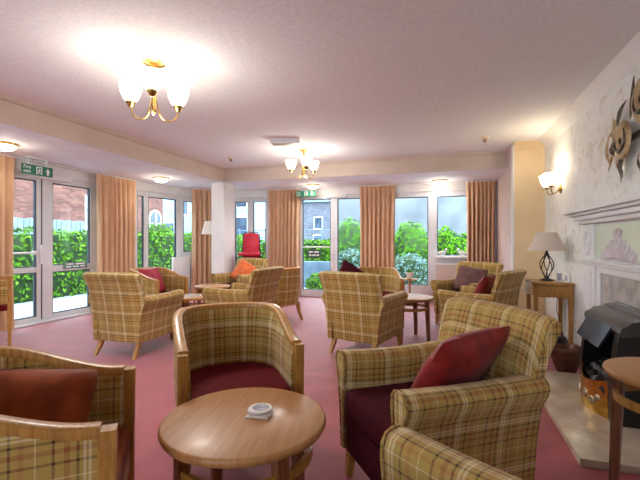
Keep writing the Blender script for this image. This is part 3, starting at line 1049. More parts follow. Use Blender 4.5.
def flush(xc_, yc_, label):
    t = thing('flush_light', label, 'ceiling light', (xc_, yc_, SOF), 0, 'round flush lights on the soffit')
    bm = new_bm(); lathe(bm, [(0, -.022), (.125, -.022), (.135, -.015), (.138, 0), (0, 0)], 36); obj('brass_rim', bm, M_gold, t)
    bm = new_bm(); lathe(bm, [(0, -.085), (.05, -.082), (.09, -.07), (.118, -.045), (.125, -.022), (0, -.0215)], 36); obj('glass_dome', bm, M_flush_glow, t)
    point(t, (0, 0, -.12), FLUSH_W, .08)
    spot(t, (0, 0, -.10), FLUSH_W * 2.0)  # extra downward fill added to brighten the window frames
def px_soffit(px, py):
    zc = FPX * (SOF - EYE - .04) / (241 - py); return W((px - 320) / FPX * zc, zc)
flush(*px_soffit(4, 147), 'round flush light above the left end curtain')
flush(*px_soffit(161, 180), 'round flush light above the left windows, right of the garden doors')
flush(*px_soffit(313, 186.8), 'round flush light in front of the far exit sign')
flush(*px_soffit(440, 182.5), 'round flush light above the far right window')

# wall light with two shades
wl = thing('wall_light', 'brass wall light with two lit opal shades above the table lamp', 'wall light', (XR, 5.5, 1.83))
Mx = Matrix(((0, 0, -1, 0), (0, 1, 0, 0), (1, 0, 0, 0), (0, 0, 0, 1)))
bm = new_bm(); lathe(bm, [(0, .03), (.02, .028), (.035, .018), (.05, .012), (.055, 0), (0, 0)], 28, (0, 0, 0), Mx); obj('wall_plate', bm, M_brass, wl)
for s in (-1, 1):
    e = Vector((-.13, s * .10, .02))
    pts = [Vector((-.02, 0, 0)), Vector((-.05, s * .02, -.035)), Vector((-.09, s * .06, -.06)), Vector((-.12, s * .095, -.04)), e]
    sm = []
    for i in range(len(pts) - 1):
        p0 = pts[max(i - 1, 0)]; p1 = pts[i]; p2 = pts[i + 1]; p3 = pts[min(i + 2, len(pts) - 1)]
        for k in range(5):
            f = k / 5
            sm.append(.5 * ((2 * p1) + (p2 - p0) * f + (2 * p0 - 5 * p1 + 4 * p2 - p3) * f * f + (3 * p1 - p0 - 3 * p2 + p3) * f ** 3))
    sm.append(e)
    bm = new_bm(); tube(bm, sm, .006, 8); arm = obj('arm', bm, M_brass, wl)
    bm = new_bm(); lathe(bm, [(0, -.01), (.014, -.008), (.024, .004), (.03, .02), (0, .02)], 20, e); obj('cup', bm, M_brass, arm)
    bm = new_bm(); lathe(bm, SHADE_PROF, 28, e + Vector((0, 0, .012))); obj('glass_shade', bm, M_shade_glow, wl, angle=70)
    point(wl, e + Vector((0, 0, .17)), SCONCE_W, .03)

# ceiling fittings
def px_ceil(px, py, drop=.03):
    zc = FPX * (CEIL - EYE - drop) / (241 - py); return W((px - 320) / FPX * zc, zc)
x, y = px_ceil(285, 141.5)
t = thing('air_vent', 'grey rectangular box grille on the ceiling before the further chandelier', 'ceiling vent', (x, y, CEIL), YAW)
bm = new_bm(); box(bm, -.20, .20, -.075, .075, -.07, 0, .012, 2); obj('housing', bm, M_white, t)
bm = new_bm()
for k in range(5): box(bm, -.17, .17, -.055 + k * .025, -.043 + k * .025, -.076, -.068)
obj('slats', bm, M_silver, t)
def detector(px, py, label):
    x, y = px_ceil(px, py)
    t = thing('smoke_detector', label, 'smoke detector', (x, y, CEIL), 0, 'smoke detectors on the ceiling')
    bm = new_bm(); lathe(bm, [(0, -.03), (.035, -.03), (.052, -.02), (.055, 0), (0, 0)], 28); obj('base', bm, M_plastic, t)
    bm = new_bm(); lathe(bm, [(0, -.075), (.018, -.073), (.026, -.06), (.02, -.045), (.028, -.03), (0, -.03)], 20); obj('sensor', bm, M_bronze, t)
detector(231, 159, 'small smoke detector on the ceiling above the column')
detector(485, 139, 'small smoke detector on the ceiling above the far right curtain')

# fire exit signs
def text_mesh(body, size, mat, parent, M, name='lettering'):
    c = bpy.data.curves.new(name, 'FONT'); c.body = body; c.size = size; c.extrude = .0012
    c.space_line = .8
    o = bpy.data.objects.new(name, c); COL.objects.link(o)
    dg = bpy.context.evaluated_depsgraph_get()
    me = bpy.data.meshes.new_from_object(o.evaluated_get(dg))
    bpy.data.objects.remove(o); bpy.data.curves.remove(c)
    me.name = name; me.transform(M); me.materials.clear(); me.materials.append(mat)
    o = bpy.data.objects.new(name, me); COL.objects.link(o); o.parent = parent
    return o
def exit_sign(x, y, z, rot, w, h, label, arrow):
    "board faces local -Y"
    t = thing('fire_exit_sign', label, 'exit sign', (x, y, z), rot, 'green fire exit signs')
    bm = new_bm(); box(bm, -w / 2, w / 2, -.008, .008, 0, h, .002, 1); obj('board', bm, M_green, t, smooth=False)
    bm = new_bm()
    for sx in (-1, 1): box(bm, sx * w * .3 - .006, sx * w * .3 + .006, -.005, .005, h, SOF - z + .002)
    box(bm, -w * .36, w * .36, -.014, .014, SOF - z - .012, SOF - z)
    obj('hanging_bracket', bm, M_white, t, smooth=False)
    X90 = Matrix.Rotation(pi / 2, 4, 'X')
    text_mesh('Fire\nexit', h * .50, M_signwhite, t, Matrix.Translation((-w / 2 + w * .04, -.0085, h * .56)) @ X90)
    # white square with a running figure
    def flat(name, polys, ox, col):
        bm = new_bm()
        for poly in polys:
            a = [bm.verts.new((ox + px_ * h, -.0086, pz * h)) for px_, pz in poly]
            b = [bm.verts.new((ox + px_ * h, -.0105, pz * h)) for px_, pz in poly]
            bm.faces.new(a); bm.faces.new(b[::-1])
            for i in range(len(a)):
                j = (i + 1) % len(a); bm.faces.new((a[i], a[j], b[j], b[i]))
        bmesh.ops.recalc_face_normals(bm, faces=bm.faces)
        return obj(name, bm, col, t, smooth=False)
    ox = -w / 2 + w * .44
    flat('doorway', [[(.02, .12), (.12, .12), (.12, .88), (.02, .88)], [(.12, .78), (.62, .78), (.62, .88), (.12, .88)], [(.56, .12), (.64, .12), (.64, .88), (.56, .88)]], ox, M_signwhite)
    c8 = [(.36 + .06 * cos(k * pi / 4), .68 + .06 * sin(k * pi / 4)) for k in range(8)]
    flat('running_figure', [c8, [(.28, .38), (.38, .38), (.42, .60), (.30, .60)], [(.30, .58), (.30, .52), (.18, .48), (.18, .54)], [(.40, .58), (.40, .52), (.52, .46), (.54, .52)],
                            [(.30, .40), (.38, .40), (.26, .24), (.18, .28)], [(.36, .40), (.42, .38), (.50, .18), (.42, .16)], [(.18, .28), (.26, .26), (.20, .14), (.14, .16)]], ox, M_signwhite)
    ox = -w / 2 + w * .72
    if arrow == 'up':
        flat('arrow', [[(.10, .45), (.35, .86), (.60, .45), (.46, .45), (.46, .14), (.24, .14), (.24, .45)]], ox, M_signwhite)
    else:
        flat('arrow', [[(.10, .55), (.35, .14), (.60, .55), (.46, .55), (.46, .86), (.24, .86), (.24, .55)]], ox, M_signwhite)
    return t
exit_sign(-5.36, 4.12, 2.105, pi / 2 , .44, .135, 'green fire exit sign with running man and up arrow over the garden doors', 'up')
exit_sign(-2.77, 7.92, 2.13, 0.0, .44, .12, 'green fire exit sign over the far exit door, behind a flush light', 'down')

# ------------------------------------------------------------------ fireplace
ms = thing('mantelpiece', 'white fireplace surround with carved crest and marble panels on the right wall', 'fireplace', (XR, 3.25, 0))
bm = new_bm()
def mbox(bm, X0, X1, Y_0, Y_1, z0, z1, bev=.004, seg=1): box(bm, X0 - XR, X1 - XR, Y_0 - 3.25, Y_1 - 3.25, z0, z1, bev, seg)
mbox(bm, 1.10, XR, 2.08, 4.42, 1.448, 1.478, .006, 2)
mbox(bm, 1.135, XR, 2.12, 4.38, 1.425, 1.449, .008, 2)
mbox(bm, 1.165, XR, 2.15, 4.35, 1.385, 1.426, .012, 3)
mbox(bm, 1.20, XR, 2.18, 4.32, 1.352, 1.386, .006, 2)
obj('mantel_shelf', bm, M_white, ms)
bm = new_bm(); mbox(bm, 1.255, XR, 2.2, 4.3, 1.03, 1.353, 0)
obj('frieze', bm, M_white, ms)
bm = new_bm(); mbox(bm, 1.205, XR, 2.17, 4.33, 1.012, 1.034, .006, 2); mbox(bm, 1.225, XR, 2.19, 4.31, .985, 1.013, .008, 2)
obj('ledge', bm, M_white, ms)
for (a, b) in ((4.0, 4.3), (2.2, 2.5)):
    bm = new_bm(); mbox(bm, 1.235, XR, a, b, 1.034, 1.352, .004); mbox(bm, 1.235, XR, a, b, .0, .986, .004); mbox(bm, 1.225, XR, a - .01, b + .01, 0.0, .16, .006)
    p = obj('pilaster', bm, M_white, ms)
    bm = new_bm()
    rings = []
    for i in range(24):
        g = 2 * pi * i / 24
        rings.append(Vector((1.233 - XR, (a + b) / 2 - 3.25 + .07 * cos(g), 1.19 + .105 * sin(g))))
    tube(bm, rings, .012, 8, loop=True); lathe(bm, [(0, .018), (.03, .012), (.045, 0)], 20, (1.236 - XR, (a + b) / 2 - 3.25, 1.19), Mx)
    obj('oval_moulding', bm, M_white, p)
    bm = new_bm()
    for (zz0, zz1) in ((.22, .25), (.9, .93)): mbox(bm, 1.227, 1.237, a + .05, b - .05, zz0, zz1, .003)
    for yy0 in (a + .05, b - .08): mbox(bm, 1.227, 1.237, yy0, yy0 + .03, .25, .9, .003)
    obj('panel_moulding', bm, M_white, p)
M_green_tint = mottled('pale_green_panel_paint', lin(206, 218, 192), lin(216, 226, 204), 4, 0.4)
bm = new_bm(); mbox(bm, 1.247, 1.258, 2.52, 3.98, 1.05, 1.335, .003); obj('frieze_panel', bm, M_green_tint, ms)
# carved crest: a pointed fan of scrolls
M_crest = mottled('greyish_carving', lin(196, 186, 188), lin(216, 208, 208), 20, 0.6)
bm = new_bm()
def crest_pt(y, z, x=1.244): return Vector((x - XR, y - 3.25, z))
yc_ = 3.52
for s in (-1, 1):
    for k, (yo, zo, L_, an) in enumerate([(.02, 1.07, .22, 84), (.055, 1.07, .17, 72), (.095, 1.065, .14, 58), (.14, 1.065, .11, 44), (.185, 1.06, .09, 30), (.23, 1.06, .07, 18)]):
        pts = []
        for i in range(8):
            f = i / 7
            aa = radians(an + 26 * f)
            pts.append(crest_pt(yc_ + s * (yo + L_ * f * cos(aa) * 1.2), zo + L_ * f * sin(aa)))
        tube(bm, pts, [.012 + .014 * sin(pi * min(1, .2 + .8 * i / 7)) for i in range(8)], 8)
        sp = []
        for i in range(14):
            g = i / 13 * 2.6 * pi
            rr = .026 * (1 - i / 18)
            sp.append(crest_pt(yc_ + s * (yo + .05 + rr * cos(g)), zo + .03 + rr * sin(g)))
        tube(bm, sp, .009, 6)
ov = [crest_pt(yc_ + .045 * cos(2 * pi * i / 20), 1.22 + .07 * sin(2 * pi * i / 20)) for i in range(20)]
tube(bm, ov, .012, 8, loop=True)
mbox(bm, 1.24, 1.25, yc_ - .34, yc_ + .34, 1.045, 1.065, .003)
obj('carved_crest', bm, M_crest, ms)
bm = new_bm(); mbox(bm, 1.27, XR, 2.5, 4.0, .0, .986, 0); obj('marble_panel', bm, M_marblegrey, ms, smooth=False)
bm = new_bm(); mbox(bm, 1.255, 1.272, 2.5, 4.0, .93, .985, .004); mbox(bm, 1.255, 1.272, 3.93, 4.0, .04, .93, .004); mbox(bm, 1.255, 1.272, 2.5, 2.57, .04, .93, .004)
obj('panel_frame', bm, M_white, ms)

ht = thing('hearth', 'cream marble hearth slab on the carpet before the fireplace', 'hearth', (1.0, 3.22, 0))
bm = new_bm(); box(bm, .69 - 1.0, 1.224 - 1.0, 2.44 - 3.22, 4.0 - 3.22, .0, .045, .006, 2); obj('slab', bm, M_marble, ht)

# electric fire standing on the hearth, front towards -X
ef = thing('electric_fire', 'black electric fire with smoked hood, coals and brass front on the hearth', 'fire', (1.185, 3.25, .045))
def ebox(bm, X0, X1, Y_0, Y_1, z0, z1, bev=.004, seg=1): box(bm, X0 - 1.10, X1 - 1.10, Y_0 - 3.22, Y_1 - 3.22, z0 - .045, z1 - .045, bev, seg)
bm = new_bm(); ebox(bm, 1.12, 1.178, 2.90, 3.54, .045, .66); obj('back_panel', bm, M_black, ef)
for (a, b) in ((2.90, 2.98), (3.48, 3.54)):
    bm = new_bm()
    pr = [(1.178, .045), (.93, .045), (.92, .30), (.95, .56), (.97, .64), (1.178, .66)]
    rings = [[Vector((X_ - 1.10, yv - 3.22, z_ - .045)) for X_, z_ in pr] for yv in (a, b)]
    loft(bm, rings); obj('side_cheek', bm, M_black, ef, smooth=False)
bm = new_bm()
pr = [(1.178, .64), (.975, .60), (.955, .625), (.965, .655), (1.0, .675), (1.02, .695), (1.08, .705), (1.10, .722), (1.15, .728), (1.16, .74), (1.178, .742)]
rings = [[Vector((X_ - 1.10, yv - 3.22, z_ - .045)) for X_, z_ in pr] for yv in (2.885, 3.555)]
loft(bm, rings); obj('stepped_top', bm, M_blackgrain, ef, angle=25)
bm = new_bm()
pr = [(.965, .63), (.955, .615), (.885, .495), (.878, .50), (.885, .515), (.95, .635)]
rings = [[Vector((X_ - 1.10, yv - 3.22, z_ - .045)) for X_, z_ in pr] for yv in (3.02, 3.46)]
loft(bm, rings); obj('hood', bm, M_smoke, ef, smooth=False)
# bowed, pierced brass front
bm = new_bm(); rings = []
for i in range(17):
    f = i / 16
    y_ = 2.99 + .48 * f
    X_ = .93 - .075 * sin(pi * f)
    ztop = .20 + .05 * (4 * (f - .5) ** 2)
    rings.append([Vector((X_ - 1.10, y_ - 3.22, 0)), Vector((X_ - 1.10 - .006, y_ - 3.22, ztop * .5)), Vector((X_ - 1.10, y_ - 3.22, ztop)), Vector((X_ - 1.10 + .012, y_ - 3.22, ztop)), Vector((X_ - 1.10 + .012, y_ - 3.22, 0))])
loft(bm, rings); bf = obj('brass_front', bm, M_gold, ef, angle=50)
for s in (-1, 1):
    bm = new_bm()
    for k, (yo, zo, rr) in enumerate(((.05, .10, .035), (.12, .075, .03), (.17, .11, .022))):
        sp = []
        for i in range(18):
            g = i / 17 * 3 * pi
            r_ = rr * (1 - i / 22)
            yy_ = s * (yo + r_ * cos(g)); f = (yy_ + .24) / .48
            sp.append(Vector((.93 - .075 * sin(pi * min(1, max(0, f))) - 1.10 - .008, yy_ + 3.23 - 3.22, zo + r_ * sin(g))))
        tube(bm, sp, .005, 6)
    obj('scroll_pattern', bm, M_silver, bf)
for k in range(15):
    rnd = random.Random(50 + k)
    bm = new_bm(); bmesh.ops.create_icosphere(bm, subdivisions=2, radius=.05)
    for v in bm.verts: v.co *= .8 + .4 * rnd.random()
    row = k // 5
    bmesh.ops.translate(bm, verts=bm.verts, vec=(.95 + row * .055 - 1.10, -.18 + (k % 5) * .092 + .01 * row, .175 + .035 * row))
    o = obj('coal', bm, M_coal, ef, smooth=False)
bm = new_bm(); ebox(bm, .93, 1.12, 2.98, 3.48, .05, .19); obj('coal_bed', bm, M_coal, ef, smooth=False)

# planter by the hearth
t = thing('planter', 'brown copper pot standing on the floor beyond the hearth', 'pot', (1.07, 4.18, 0))
bm = new_bm(); lathe(bm, [(0, 0), (.075, 0), (.085, .02), (.105, .08), (.122, .15), (.126, .19), (.136, .20), (.138, .225), (.130, .228), (.116, .20), (.11, .15), (.09, .06), (0, .05)], 36); obj('bowl', bm, M_copper, t)
bm = new_bm(); prism(bm, ngon(.112, 28), .15, .17); obj('soil', bm, M_coal, t)

# lamp table --------------------------------------------------------
lt = thing('lamp_table', 'oak console table with one drawer in the corner by the fireplace', 'table', (1.15, 5.18, 0))
bm = new_bm(); box(bm, -.205, .20, -.245, .245, .715, .74, .006, 2); obj('tabletop', bm, M_wood, lt)
bm = new_bm(); box(bm, -.175, .175, -.205, .205, .575, .715, .003, 1); obj('apron', bm, M_wood, lt)
bm = new_bm(); box(bm, -.155, .155, -.222, -.204, .59, .70, .005, 2); dr = obj('drawer', bm, M_wood, lt)
for sx in (-1, 1):
    for sy in (-1, 1):
        bm = new_bm(); taper_leg(bm, (sx * .17, sy * .20, .716), (sx * .17, sy * .20, 0), .042, .036); obj('leg', bm, M_wood, lt, smooth=False)
tl = thing('table_lamp', 'table lamp with wrought iron cage base and beige shade', 'lamp', (1.14, 5.22, .7405))
bm = new_bm(); lathe(bm, [(0, 0), (.07, 0), (.072, .01), (.05, .02), (.02, .03), (.012, .045), (0, .045)], 28); obj('base', bm, M_iron, tl)
bm = new_bm()
for k in range(6):
    pts = []
    for i in range(16):
        f = i / 15
        a = 2 * pi * k / 6 + 1.1 * f
        r_ = .014 + .058 * sin(pi * f ** 1.15)
        pts.append((r_ * cos(a), r_ * sin(a), .03 + .27 * f))
    tube(bm, pts, .0055, 6)
obj('cage', bm, M_iron, tl)
bm = new_bm(); lathe(bm, [(0, .295), (.02, .295), (.028, .305), (.016, .32), (.012, .40), (0, .40)], 18); obj('neck', bm, M_iron, tl)
bm = new_bm(); lathe(bm, [(.20, .35), (.105, .56), (.102, .56), (.197, .35)], 40, close=False)
obj('lampshade', bm, M_lampshade, tl)
bm = new_bm()
for k in range(3):
    a = 2 * pi * k / 3; tube(bm, [(0, 0, .40), (.15 * cos(a), .15 * sin(a), .452)], .003, 5)
obj('shade_carrier', bm, M_iron, tl)
# small ornaments
def frame(x, y, rz, w, h, label):
    t = thing('photo_frame', label, 'photo frame', (x, y, .7405), rz)
    bm = new_bm()
    Mt = Matrix.Rotation(radians(-12), 4, 'X')
    for a in ((-w / 2, w / 2, 0, .012), (-w / 2, w / 2, h - .012, h)): box(bm, a[0], a[1], -.006, .006, a[2], a[3], 0, 1, Mt)
    for a in ((-w / 2, -w / 2 + .012), (w / 2 - .012, w / 2)): box(bm, a[0], a[1], -.006, .006, .012, h - .012, 0, 1, Mt)
    obj('frame_edge', bm, M_silver, t, smooth=False)
    bm = new_bm(); box(bm, -w / 2 + .012, w / 2 - .012, -.003, .003, .012, h - .012, 0, 1, Mt); obj('picture', bm, M_picture, t, smooth=False)
frame(1.24, 5.10, -.3, .06, .10, 'small silver frame standing beside the table lamp')
frame(1.30, 5.07, -.5, .05, .075, 'smaller silver frame nearest the wall on the lamp table')
t = thing('dried_flowers', 'sprig of white dried flowers drooping over the left edge of the lamp table', 'flowers', (.965, 5.02, .7405))
bm = new_bm(); rnd = random.Random(4)
st = new_bm()
for k in range(30):
    e = Vector((rnd.uniform(-.085, -.035), rnd.uniform(-.07, .07), rnd.uniform(-.13, .03)))
    bmesh.ops.create_icosphere(bm, subdivisions=1, radius=rnd.uniform(.009, .016), matrix=Matrix.Translation(e))
    tube(st, [(.05, e.y * .2, .004), (-.025, e.y * .6, .012), (-.032 + .3 * (e.x + .03), e.y * .9, min(.01, e.z * .5)), e], .002, 5)
obj('blossom', bm, M_paper, t); obj('stalk', st, M_plastic, t)
# cable and black ball under the table
bm = new_bm(); tube(bm, [(1.27, 5.30, .57), (1.26, 5.30, .40), (1.29, 5.28, .26), (1.25, 5.20, .18), (1.22, 5.08, .10), (1.20, 5.0, .03), (1.16, 5.0, .006)], .004, 6)
tag(obj('cable', bm, M_black), 'thin black lamp cable hanging behind the lamp table', 'cable')
t = thing('cable_reel', 'small black rounded reel on the floor under the lamp table', 'cable reel', (1.13, 4.70, 0))
bm = new_bm(); lathe(bm, [(0, 0), (.07, 0), (.09, .02), (.095, .10), (.09, .18), (.07, .21), (0, .215)], 28); obj('drum', bm, M_black, t)
bm = new_bm(); tube(bm, [(-.05, 0, .20), (-.04, 0, .25), (.04, 0, .25), (.05, 0, .20)], .008, 8); obj('handle', bm, M_black, t)
# light switch on the side return
t = thing('light_switch', 'white double light switch on the wall beside the far right curtain', 'light switch', (XC, 6.62, 1.22))
bm = new_bm(); box(bm, -.012, 0, -.045, .045, -.045, .045, .004, 2); obj('switch_plate', bm, M_white, t)
bm = new_bm(); box(bm, -.017, -.011, -.03, -.012, -.014, .014, .002); box(bm, -.017, -.011, .012, .03, -.014, .014, .002); obj('rocker', bm, M_white, t)

# metal wall sculpture: overlapping beaten discs with curved blades
sc = thing('wall_sculpture', 'beaten metal wall sculpture of discs and curved blades above the mantel', 'wall art', (XR, 3.60, 2.05))
def disc(yc, zc, r, mat, xoff=-.06, hole=.0):
    bm = new_bm()
    lathe(bm, [(r * .18, .012), (r * .35, .02), (r * .7, .016), (r * .92, .006), (r, -.004), (r * .9, -.006), (r * .18, .0)], 36, (xoff, yc, zc), Mx)
    obj('disc', bm, mat, sc)
    bm = new_bm()
    pts = []
    for i in range(22):
        g = 2.2 + i / 21 * 1.45 * pi
        rr = r * (.66 - .16 * i / 21)
        pts.append((xoff - .018, yc + rr * cos(g), zc + rr * sin(g)))
    tube(bm, pts, [.003 + .013 * sin(pi * i / 21) for i in range(22)], 8); obj('crescent', bm, M_pewter, sc)
def blade(p0, p1, bend, w, mat, x=-.045):
    bm = new_bm(); rings = []
    a = Vector((0, p0[0], p0[1])); b = Vector((0, p1[0], p1[1])); d = b - a; n = Vector((0, -d.z, d.y)).normalized()
    for i in range(15):
        f = i / 14
        c = a + d * f + n * bend * sin(pi * f)
        ww = w * (sin(pi * min(1, .12 + .88 * f)) ** .8) * .5 + .001
        c.x = x
        rings.append([c + n * ww, c + Vector((-.014 * sin(pi * f) - .003, 0, 0)), c - n * ww, c + Vector((.004, 0, 0))])
    loft(bm, rings); obj('blade', bm, mat, sc, angle=30)
# local y grows to the left of the picture
disc(-.02, -.085, .15, M_bronze, -.065); disc(-.37, .115, .16, M_bronze, -.075); disc(-.36, -.28, .12, M_silver, -.05); disc(.17, -.10, .065, M_pewter, -.045)
blade((.12, .02), (-.05, .21), -.05, .06, M_pewter)
blade((-.10, .05), (-.15, .29), .02, .06, M_bronze)
blade((-.15, .04), (-.21, .33), .015, .05, M_pewter, -.06)
blade((.20, .14), (.30, -.27), -.07, .06, M_bronze)
blade((.12, .10), (.27, .02), -.04, .07, M_bronze, -.055)
blade((.24, .02), (.20, -.24), .06, .055, M_bronze, -.06)
blade((.06, -.16), (.04, -.40), -.02, .10, M_silver, -.05)
blade((-.03, -.18), (-.01, -.37), .05, .06, M_pewter, -.06)
blade((.14, -.14), (.10, -.27), -.03, .06, M_silver, -.055)
blade((-.36, .26), (-.50, .46), .04, .07, M_pewter)
blade((-.40, -.30), (-.48, -.56), .04, .08, M_bronze)
bm = new_bm(); box(bm, -.03, 0, -.40, .17, -.10, -.06); box(bm, -.03, 0, -.38, -.34, -.28, .12); obj('bracket', bm, M_pewter, sc)

# ------------------------------------------------------------------ by the column
fl = thing('floor_lamp', 'floor lamp with white shade half hidden behind the column', 'lamp', (-4.56, 7.17, 0))
bm = new_bm(); lathe(bm, [(0, 0), (.13, 0), (.13, .015), (.03, .03), (0, .03)], 28); obj('base', bm, M_brass, fl)
bm = new_bm(); tube(bm, [(0, 0, .02), (0, 0, 1.5)], .011, 10); obj('pole', bm, M_brass, fl)
bm = new_bm(); lathe(bm, [(.195, 1.34), (.12, 1.60), (.117, 1.60), (.192, 1.34)], 40); obj('lampshade', bm, M_lampshade_white, fl)
bm = new_bm()
for k in range(3):
    a = 2 * pi * k / 3; tube(bm, [(0, 0, 1.48), (.15 * cos(a), .15 * sin(a), 1.475)], .003, 5)
obj('shade_carrier', bm, M_brass, fl)

def make_stack_chair():
    t = thing('stacking_chair', 'x', 'chair', group='red stacking chairs behind the column')
    bm = new_bm(); box(bm, -.21, .21, -.22, .20, .43, .485, .022, 3); obj('seat', bm, M_red, t)
    bm = new_bm(); rings = []
    for z, y, hw in ((.56, .21, .15), (.60, .215, .165), (.78, .25, .165), (.86, .265, .155), (.885, .27, .13)):
        rings.append([Vector((hw, y, z)), Vector((hw * .9, y + .018, z)), Vector((-hw * .9, y + .018, z)), Vector((-hw, y, z)), Vector((-hw * .9, y - .022, z)), Vector((hw * .9, y - .022, z))])
    loft(bm, rings); obj('backrest', bm, M_red, t, angle=60)
    bm = new_bm()
    tube(bm, [(-.22, .21, .44), (-.175, .245, .60), (-.17, .285, .86), (-.14, .297, .905), (.14, .297, .905), (.17, .285, .86), (.175, .245, .60), (.22, .21, .44)], .011, 8); obj('back_frame', bm, M_black, t)
    for s in (-1, 1):
        bm = new_bm(); tube(bm, [(s * .235, -.20, .42), (s * .25, -.25, 0)], .011, 8); obj('leg', bm, M_black, t)
        bm = new_bm(); tube(bm, [(s * .235, .20, .43), (s * .25, .27, 0)], .011, 8); obj('leg', bm, M_black, t)
        bm = new_bm(); tube(bm, [(s * .235, -.21, .425), (s * .235, .21, .425)], .011, 8); obj('side_rail', bm, M_black, t)
    return t
SC = make_stack_chair()
sx0, sy0 = -3.78, 7.36
for k in range(5):
    lab = ['bottom red chair of the stack right of the column', 'second red chair from the bottom of the stack right of the column', 'third red chair from the bottom of the stack right of the column', 'second red chair from the top of the stack right of the column', 'topmost red chair, its back showing right of the column'][k]
    r = WROT(.05, -1)
    loc = (sx0, sy0, k * .12)
    if k == 0: SC.location = loc; SC.rotation_euler = (0, 0, r); SC['label'] = lab
    else: dup(SC, loc, r, lab)

# bird ornaments on the sill
def bird(x, label, rz):
    t = thing('bird_ornament', label, 'ornament', (x, YF - .10, .9052), rz, 'white bird ornaments')
    bm = new_bm(); rings = []
    for i in range(9):
        f = i / 8
        r = .045 * sin(pi * min(1, .08 + .9 * f)) ** .7
        c = Vector((-.09 + .16 * f, 0, .055 + .03 * f * f))
        rings.append([c + Vector((0, r * .75 * cos(2 * pi * k / 10), r * sin(2 * pi * k / 10))) for k in range(10)])
    loft(bm, rings)
    bmesh.ops.create_icosphere(bm, subdivisions=2, radius=.028, matrix=Matrix.Translation((.06, 0, .125)))
    obj('body', bm, M_white, t)
    bm = new_bm(); tube(bm, [(.082, 0, .125), (.11, 0, .118)], [.007, .001], 6); obj('beak', bm, M_gold, t)
    bm = new_bm(); tube(bm, [(-.08, 0, .06), (-.15, 0, .095)], [.02, .006], 8); obj('tail', bm, M_white, t)
    bm = new_bm(); lathe(bm, [(0, 0), (.03, 0), (.03, .01), (.014, .02), (.012, .03), (0, .03)], 16); obj('foot', bm, M_white, t)
bird(-.02, 'left white bird ornament on the far windowsill', .2)
bird(.32, 'right white bird ornament on the far windowsill, by the curtain', 2.8)
# small potted plant by the tub chair window
t = thing('potted_plant', 'small potted plant by the window behind the tub chair', 'plant', (-.62, 7.72, 0))
bm = new_bm(); lathe(bm, [(0, 0), (.16, 0), (.16, .02), (.02, .04), (.02, .45), (.15, .47), (.15, .49), (0, .49)], 28); obj('stand', bm, M_wood, t)
bm = new_bm(); lathe(bm, [(0, .49), (.05, .49), (.07, .60), (.075, .61), (.065, .61), (0, .59)], 24); obj('pot', bm, M_paper, t)
bm = new_bm(); rnd = random.Random(11)
for k in range(26):
    a = rnd.uniform(0, 2 * pi); e = rnd.uniform(.3, 1.3); L_ = rnd.uniform(.06, .15)
    d = Vector((cos(a) * cos(e), sin(a) * cos(e), sin(e))); sd = Vector((-sin(a), cos(a), 0)) * .014
    b0 = Vector((0, 0, .59))
    v = [bm.verts.new(b0), bm.verts.new(b0 + d * L_ * .5 + sd), bm.verts.new(b0 + d * L_), bm.verts.new(b0 + d * L_ * .5 - sd)]
    bm.faces.new(v)
obj('foliage', bm, M_leaf, t, smooth=False)

# ------------------------------------------------------------------ outside
GZ = -.12
bm = new_bm(); box(bm, -60, 40, -10, 70, GZ - .1, GZ); struct('ground', bm, M_paving, smooth=False)

def leafy(name, parent, sampler, count, size, mat, seed):
    rnd = random.Random(seed)
    vs = []; fs = []
    for _ in range(count):
        p, n = sampler(rnd)
        n = (n + Vector((rnd.uniform(-.9, .9), rnd.uniform(-.9, .9), rnd.uniform(-.5, .9)))).normalized()
        t = n.cross(Vector((rnd.uniform(-1, 1), rnd.uniform(-1, 1), rnd.uniform(-1, 1))))
        if t.length < 1e-3: continue
        t.normalize(); b = n.cross(t)
        s = size * rnd.uniform(.6, 1.3)
        k = len(vs)
        vs += [p - t * s * .5, p + b * s * .28 + n * s * .06, p + t * s * .5, p - b * s * .28 + n * s * .06]
        fs.append((k, k + 1, k + 2, k + 3))
    me = bpy.data.meshes.new(name); me.from_pydata([tuple(v) for v in vs], [], fs); me.update()
    me.materials.append(mat)
    o = bpy.data.objects.new(name, me); COL.objects.link(o); o.parent = parent
    return o
def bush(x, y, r, rz, zc, label, mat, seed, count=1700, leaf=.09, name='round_bush'):
    t = thing(name, label, 'bush', (x, y, GZ))
    zz = zc - GZ
    bm = new_bm(); bmesh.ops.create_icosphere(bm, subdivisions=3, radius=1.0, matrix=Matrix.Translation((0, 0, zz)) @ Matrix.Diagonal((r * .88, r * .88, rz * .88, 1)))
    obj('inner_branches', bm, M_core, t)
    bm = new_bm(); tube(bm, [(0, 0, 0), (0, 0, zz)], .05, 8); obj('stem', bm, M_darkwood, t)
    def smp(rnd):
        while True:
            d = Vector((rnd.gauss(0, 1), rnd.gauss(0, 1), rnd.gauss(0, 1)))
            if d.length > .1: break
        d.normalize()
        k = rnd.uniform(.86, 1.03) * (1 + .04 * sin(7 * d.x + seed) * sin(6 * d.z + 2 * seed))
        p = Vector((d.x * r * k, d.y * r * k, zz + d.z * rz * k))
        p.z = max(p.z, .02)
        return p, d
    leafy('foliage', t, smp, count, leaf, mat, seed)
    return t
